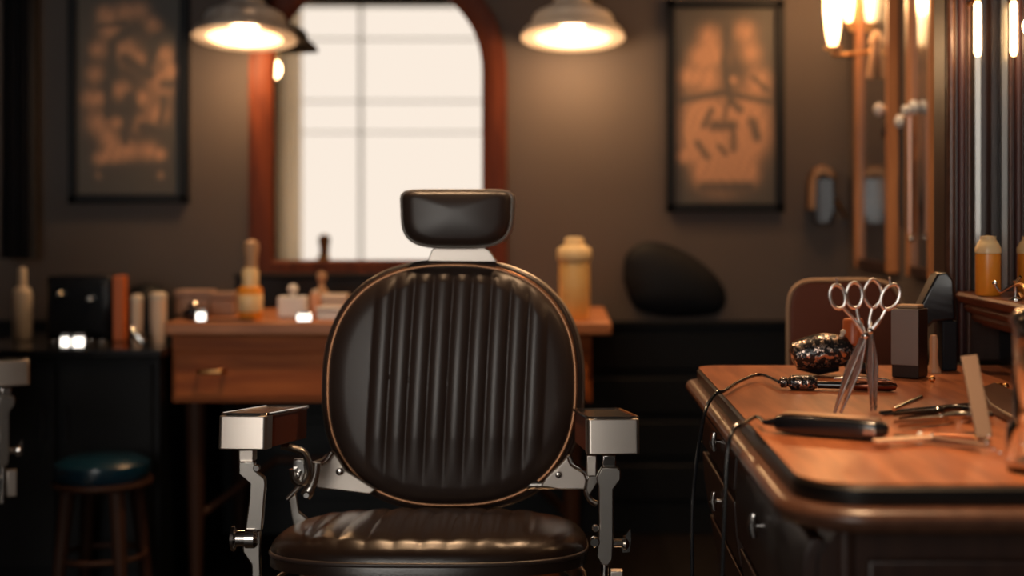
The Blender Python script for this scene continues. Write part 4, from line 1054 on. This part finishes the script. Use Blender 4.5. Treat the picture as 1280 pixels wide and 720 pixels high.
# straight razor: blade standing up, scales lying
piv = D(1236, 560, .004)
t = thing('straight_razor', 'open tan straight razor, its blade standing upright at the right', 'razor', D(1236, 560))
tb = P(1201, 446, 1.92); tb2 = P(1222, 443, 1.92)
b1 = Vector((P(1222, 0, 1.84).x, 1.845, TOPZ + .006)); b2 = Vector((P(1243, 0, 1.84).x, 1.845, TOPZ + .006))
brz = mat('bronze_blade', (.17, .115, .085), .5, .5)
obj('blade', MB().prism([tb, tb2, b2, b1], (0, .004, 0)), brz, t, bevel=.001)
s0 = D(1093, 560, .006); s1 = D(1165, 555, .006); s2 = D(1236, 567, .006)
def bar(p, q, w1, w2, th, up=.0):
    d = (q - p).normalized(); n_ = Vector((-d.y, d.x, 0)).normalized()
    return [p + n_ * w1, q + n_ * w2, q - n_ * w2, p - n_ * w1]
sc = MB(); sc.prism(bar(s0, s1, .0065, .0075, .004), (0, 0, .005)); 
obj('handle_scale', sc, mat('pale_horn', (.75, .5, .32), .3), t, bevel=.002, label='pale handle tip')
sc = MB(); sc.prism(bar(s1, s2, .0072, .006, .004), (0, 0, .0045)); obj('handle_scale', sc, mat('dark_horn', (.2, .11, .07), .35), t, bevel=.0015, label='dark brown handle end')
for v in (s1 + Vector((0, 0, .0055)), D(1236, 557, .012), D(1233, 566, .012), D(1242, 572, .009), D(1250, 573, .006)):
    obj('rivet', MB().ball(v, .0032, n=10), M['chrome'], t)
# slim rod with a pale ball end
a = D(1150, 548, .005); b = D(1220, 552, .005)
t = thing('cuticle_rod', 'slim copper rod with pale ends lying above the razor handle', 'rod', a)
obj('shaft', MB().tube([a, b], .003, n=8), mat('copper_rod', (.55, .22, .1), .35, .8), t)
obj('end', MB().ball(a, .0045, n=10), M['white'], t); obj('end', MB().ball(b, .0042, n=10), M['brass'], t)
# tweezers (flat steel) below rod
a = D(1118, 551, .003); b = D(1224, 562, .003)
single('tweezers', MB().prism(bar(a, b, .003, .0045, .003), (0, 0, .003)).prism(bar(a + Vector((0, 0, .004)), b + Vector((0, 0, .006)), .0025, .004, .003), (0, 0, .002)), brz, 'flat dull bronze tweezers lying behind the razor handle', 'tweezers', bevel=.0008)
# dark scissors lying, three of them fanned
def lying(p, q, op, label, m):
    d = (q - p); L = d.length; yaw = atan2(d.y, d.x); T = Matrix.Translation(p) @ Matrix.Rotation(yaw, 4, 'Z') @ Matrix.Diagonal((1, 1.5, 1.7, 1))
    t = thing('lying_scissors', label, 'scissors', p, 'dark scissors lying on the dresser')
    for i, s in enumerate((-1, 1)):
        z = .002 + i * .003
        mb = MB(); mb.T = T
        mb.prism([Vector((0, s * .001 + s * op * .2, z)), Vector((L * .45, -s * .004, z)), Vector((L * .58, -s * .005, z)), Vector((L * .58, s * .003, z)), Vector((L * .4, s * .005, z))], (0, 0, .0028))
        pts = [Vector((L * .56, 0, z + .002)), Vector((L * .7, -s * .004, z + .002)), Vector((L * .78, -s * .007, z + .002))]
        mb.tube(pts, .0024, n=8)
        mb.tube([Vector((L * .89 + L * .11 * cos(a), -s * .012 + .0105 * sin(a), z + .002)) for a in [2 * pi * k / 20 for k in range(20)]], .0024, n=8, closed=True)
        obj('blade', mb, m, t, angle=35)
    mb = MB(); mb.T = T; mb.lathe([(.004, .004), (.004, .008), (0, .0095)], (L * .53, 0, 0)); obj('pivot_screw', mb, M['chrome'], t)
lying(D(1120, 538), D(1222, 526), .01, 'dark steel scissors lying with blades toward the clipper, nearest us', M['cast'])
lying(D(1120, 528), D(1214, 517), .012, 'dark scissors lying just behind the nearest lying pair', mat('blued_steel', (.12, .11, .11), .25, 1))
t = thing('long_comb', 'long thin black comb lying behind the dark scissors', 'comb', D(1160, 516))
obj('spine', MB().prism(bar(D(1100, 519, .001), D(1216, 508, .001), .003, .003, .003), (0, 0, .005)), M['black'], t, bevel=.001)
tm = MB(); p_ = D(1104, 519); q_ = D(1200, 510)
for k in range(34):
    v = p_.lerp(q_, k / 33); tm.box(v.x - .0008, v.x + .0008, v.y - .013, v.y - .002, TOPZ + .001, TOPZ + .004)
obj('teeth', tm, M['black'], t, smooth=False)
single('steel_pin', MB().tube([D(1117, 522, .012), D(1152, 515, .022)], .0032, n=10), M['chrome'], 'short bright steel pin propped on the dark scissors', 'pin')

# glass disinfectant jar at the right edge
cx, cy = .553, 1.632
t = thing('glass_jar', 'tall clear glass jar with an ornate metal lid, cut off by the right edge', 'jar', (cx, cy, TOPZ))
Rj = .041
obj('jar_wall', MB().lathe([(0, .001), (Rj + .004, .001), (Rj + .005, .01), (Rj + .004, .05), (Rj, .056), (Rj - .003, .06), (Rj - .003, .165), (Rj - .0055, .165), (Rj - .0055, .012), (0, .010)], (cx, cy, TOPZ), n=48), M['glass'], t)
obj('lid', MB().lathe([(Rj - .007, .158), (Rj - .007, .1655), (Rj + .0, .166), (Rj + .001, .175), (Rj - .006, .182), (.012, .19), (.006, .195), (.01, .203), (.006, .21), (0, .211)], (cx, cy, TOPZ), n=40), M['chrome'], t)
obj('inner_stand', MB().lathe([(0, .0125), (.022, .0125), (.022, .016), (.003, .018), (.003, .09), (.016, .092), (.016, .096), (.003, .098), (.003, .157), (0, .157)], (cx, cy, TOPZ)), M['chrome'], t)
for k in range(3):
    a_ = k * 2.1 + 2.4
    t2 = thing('jar_tool', ['small steel tool inside the glass jar, leaning left', 'small steel tool inside the glass jar, at the back', 'small steel tool inside the glass jar, leaning right'][k], 'tool', (cx + .02 * cos(a_), cy + .02 * sin(a_), TOPZ + .0165), 'tools inside the glass jar')
    obj('shaft', MB().tube([(cx + .010 * cos(a_) + .0, cy + .010 * sin(a_), TOPZ + .0175), (cx + .021 * cos(a_), cy + .021 * sin(a_), TOPZ + .13)], .0022, n=8), M['chrome'], t2)
    obj('tip', MB().ball((cx + .0215 * cos(a_), cy + .0215 * sin(a_), TOPZ + .135), .0045, n=10), M['brass'], t2)
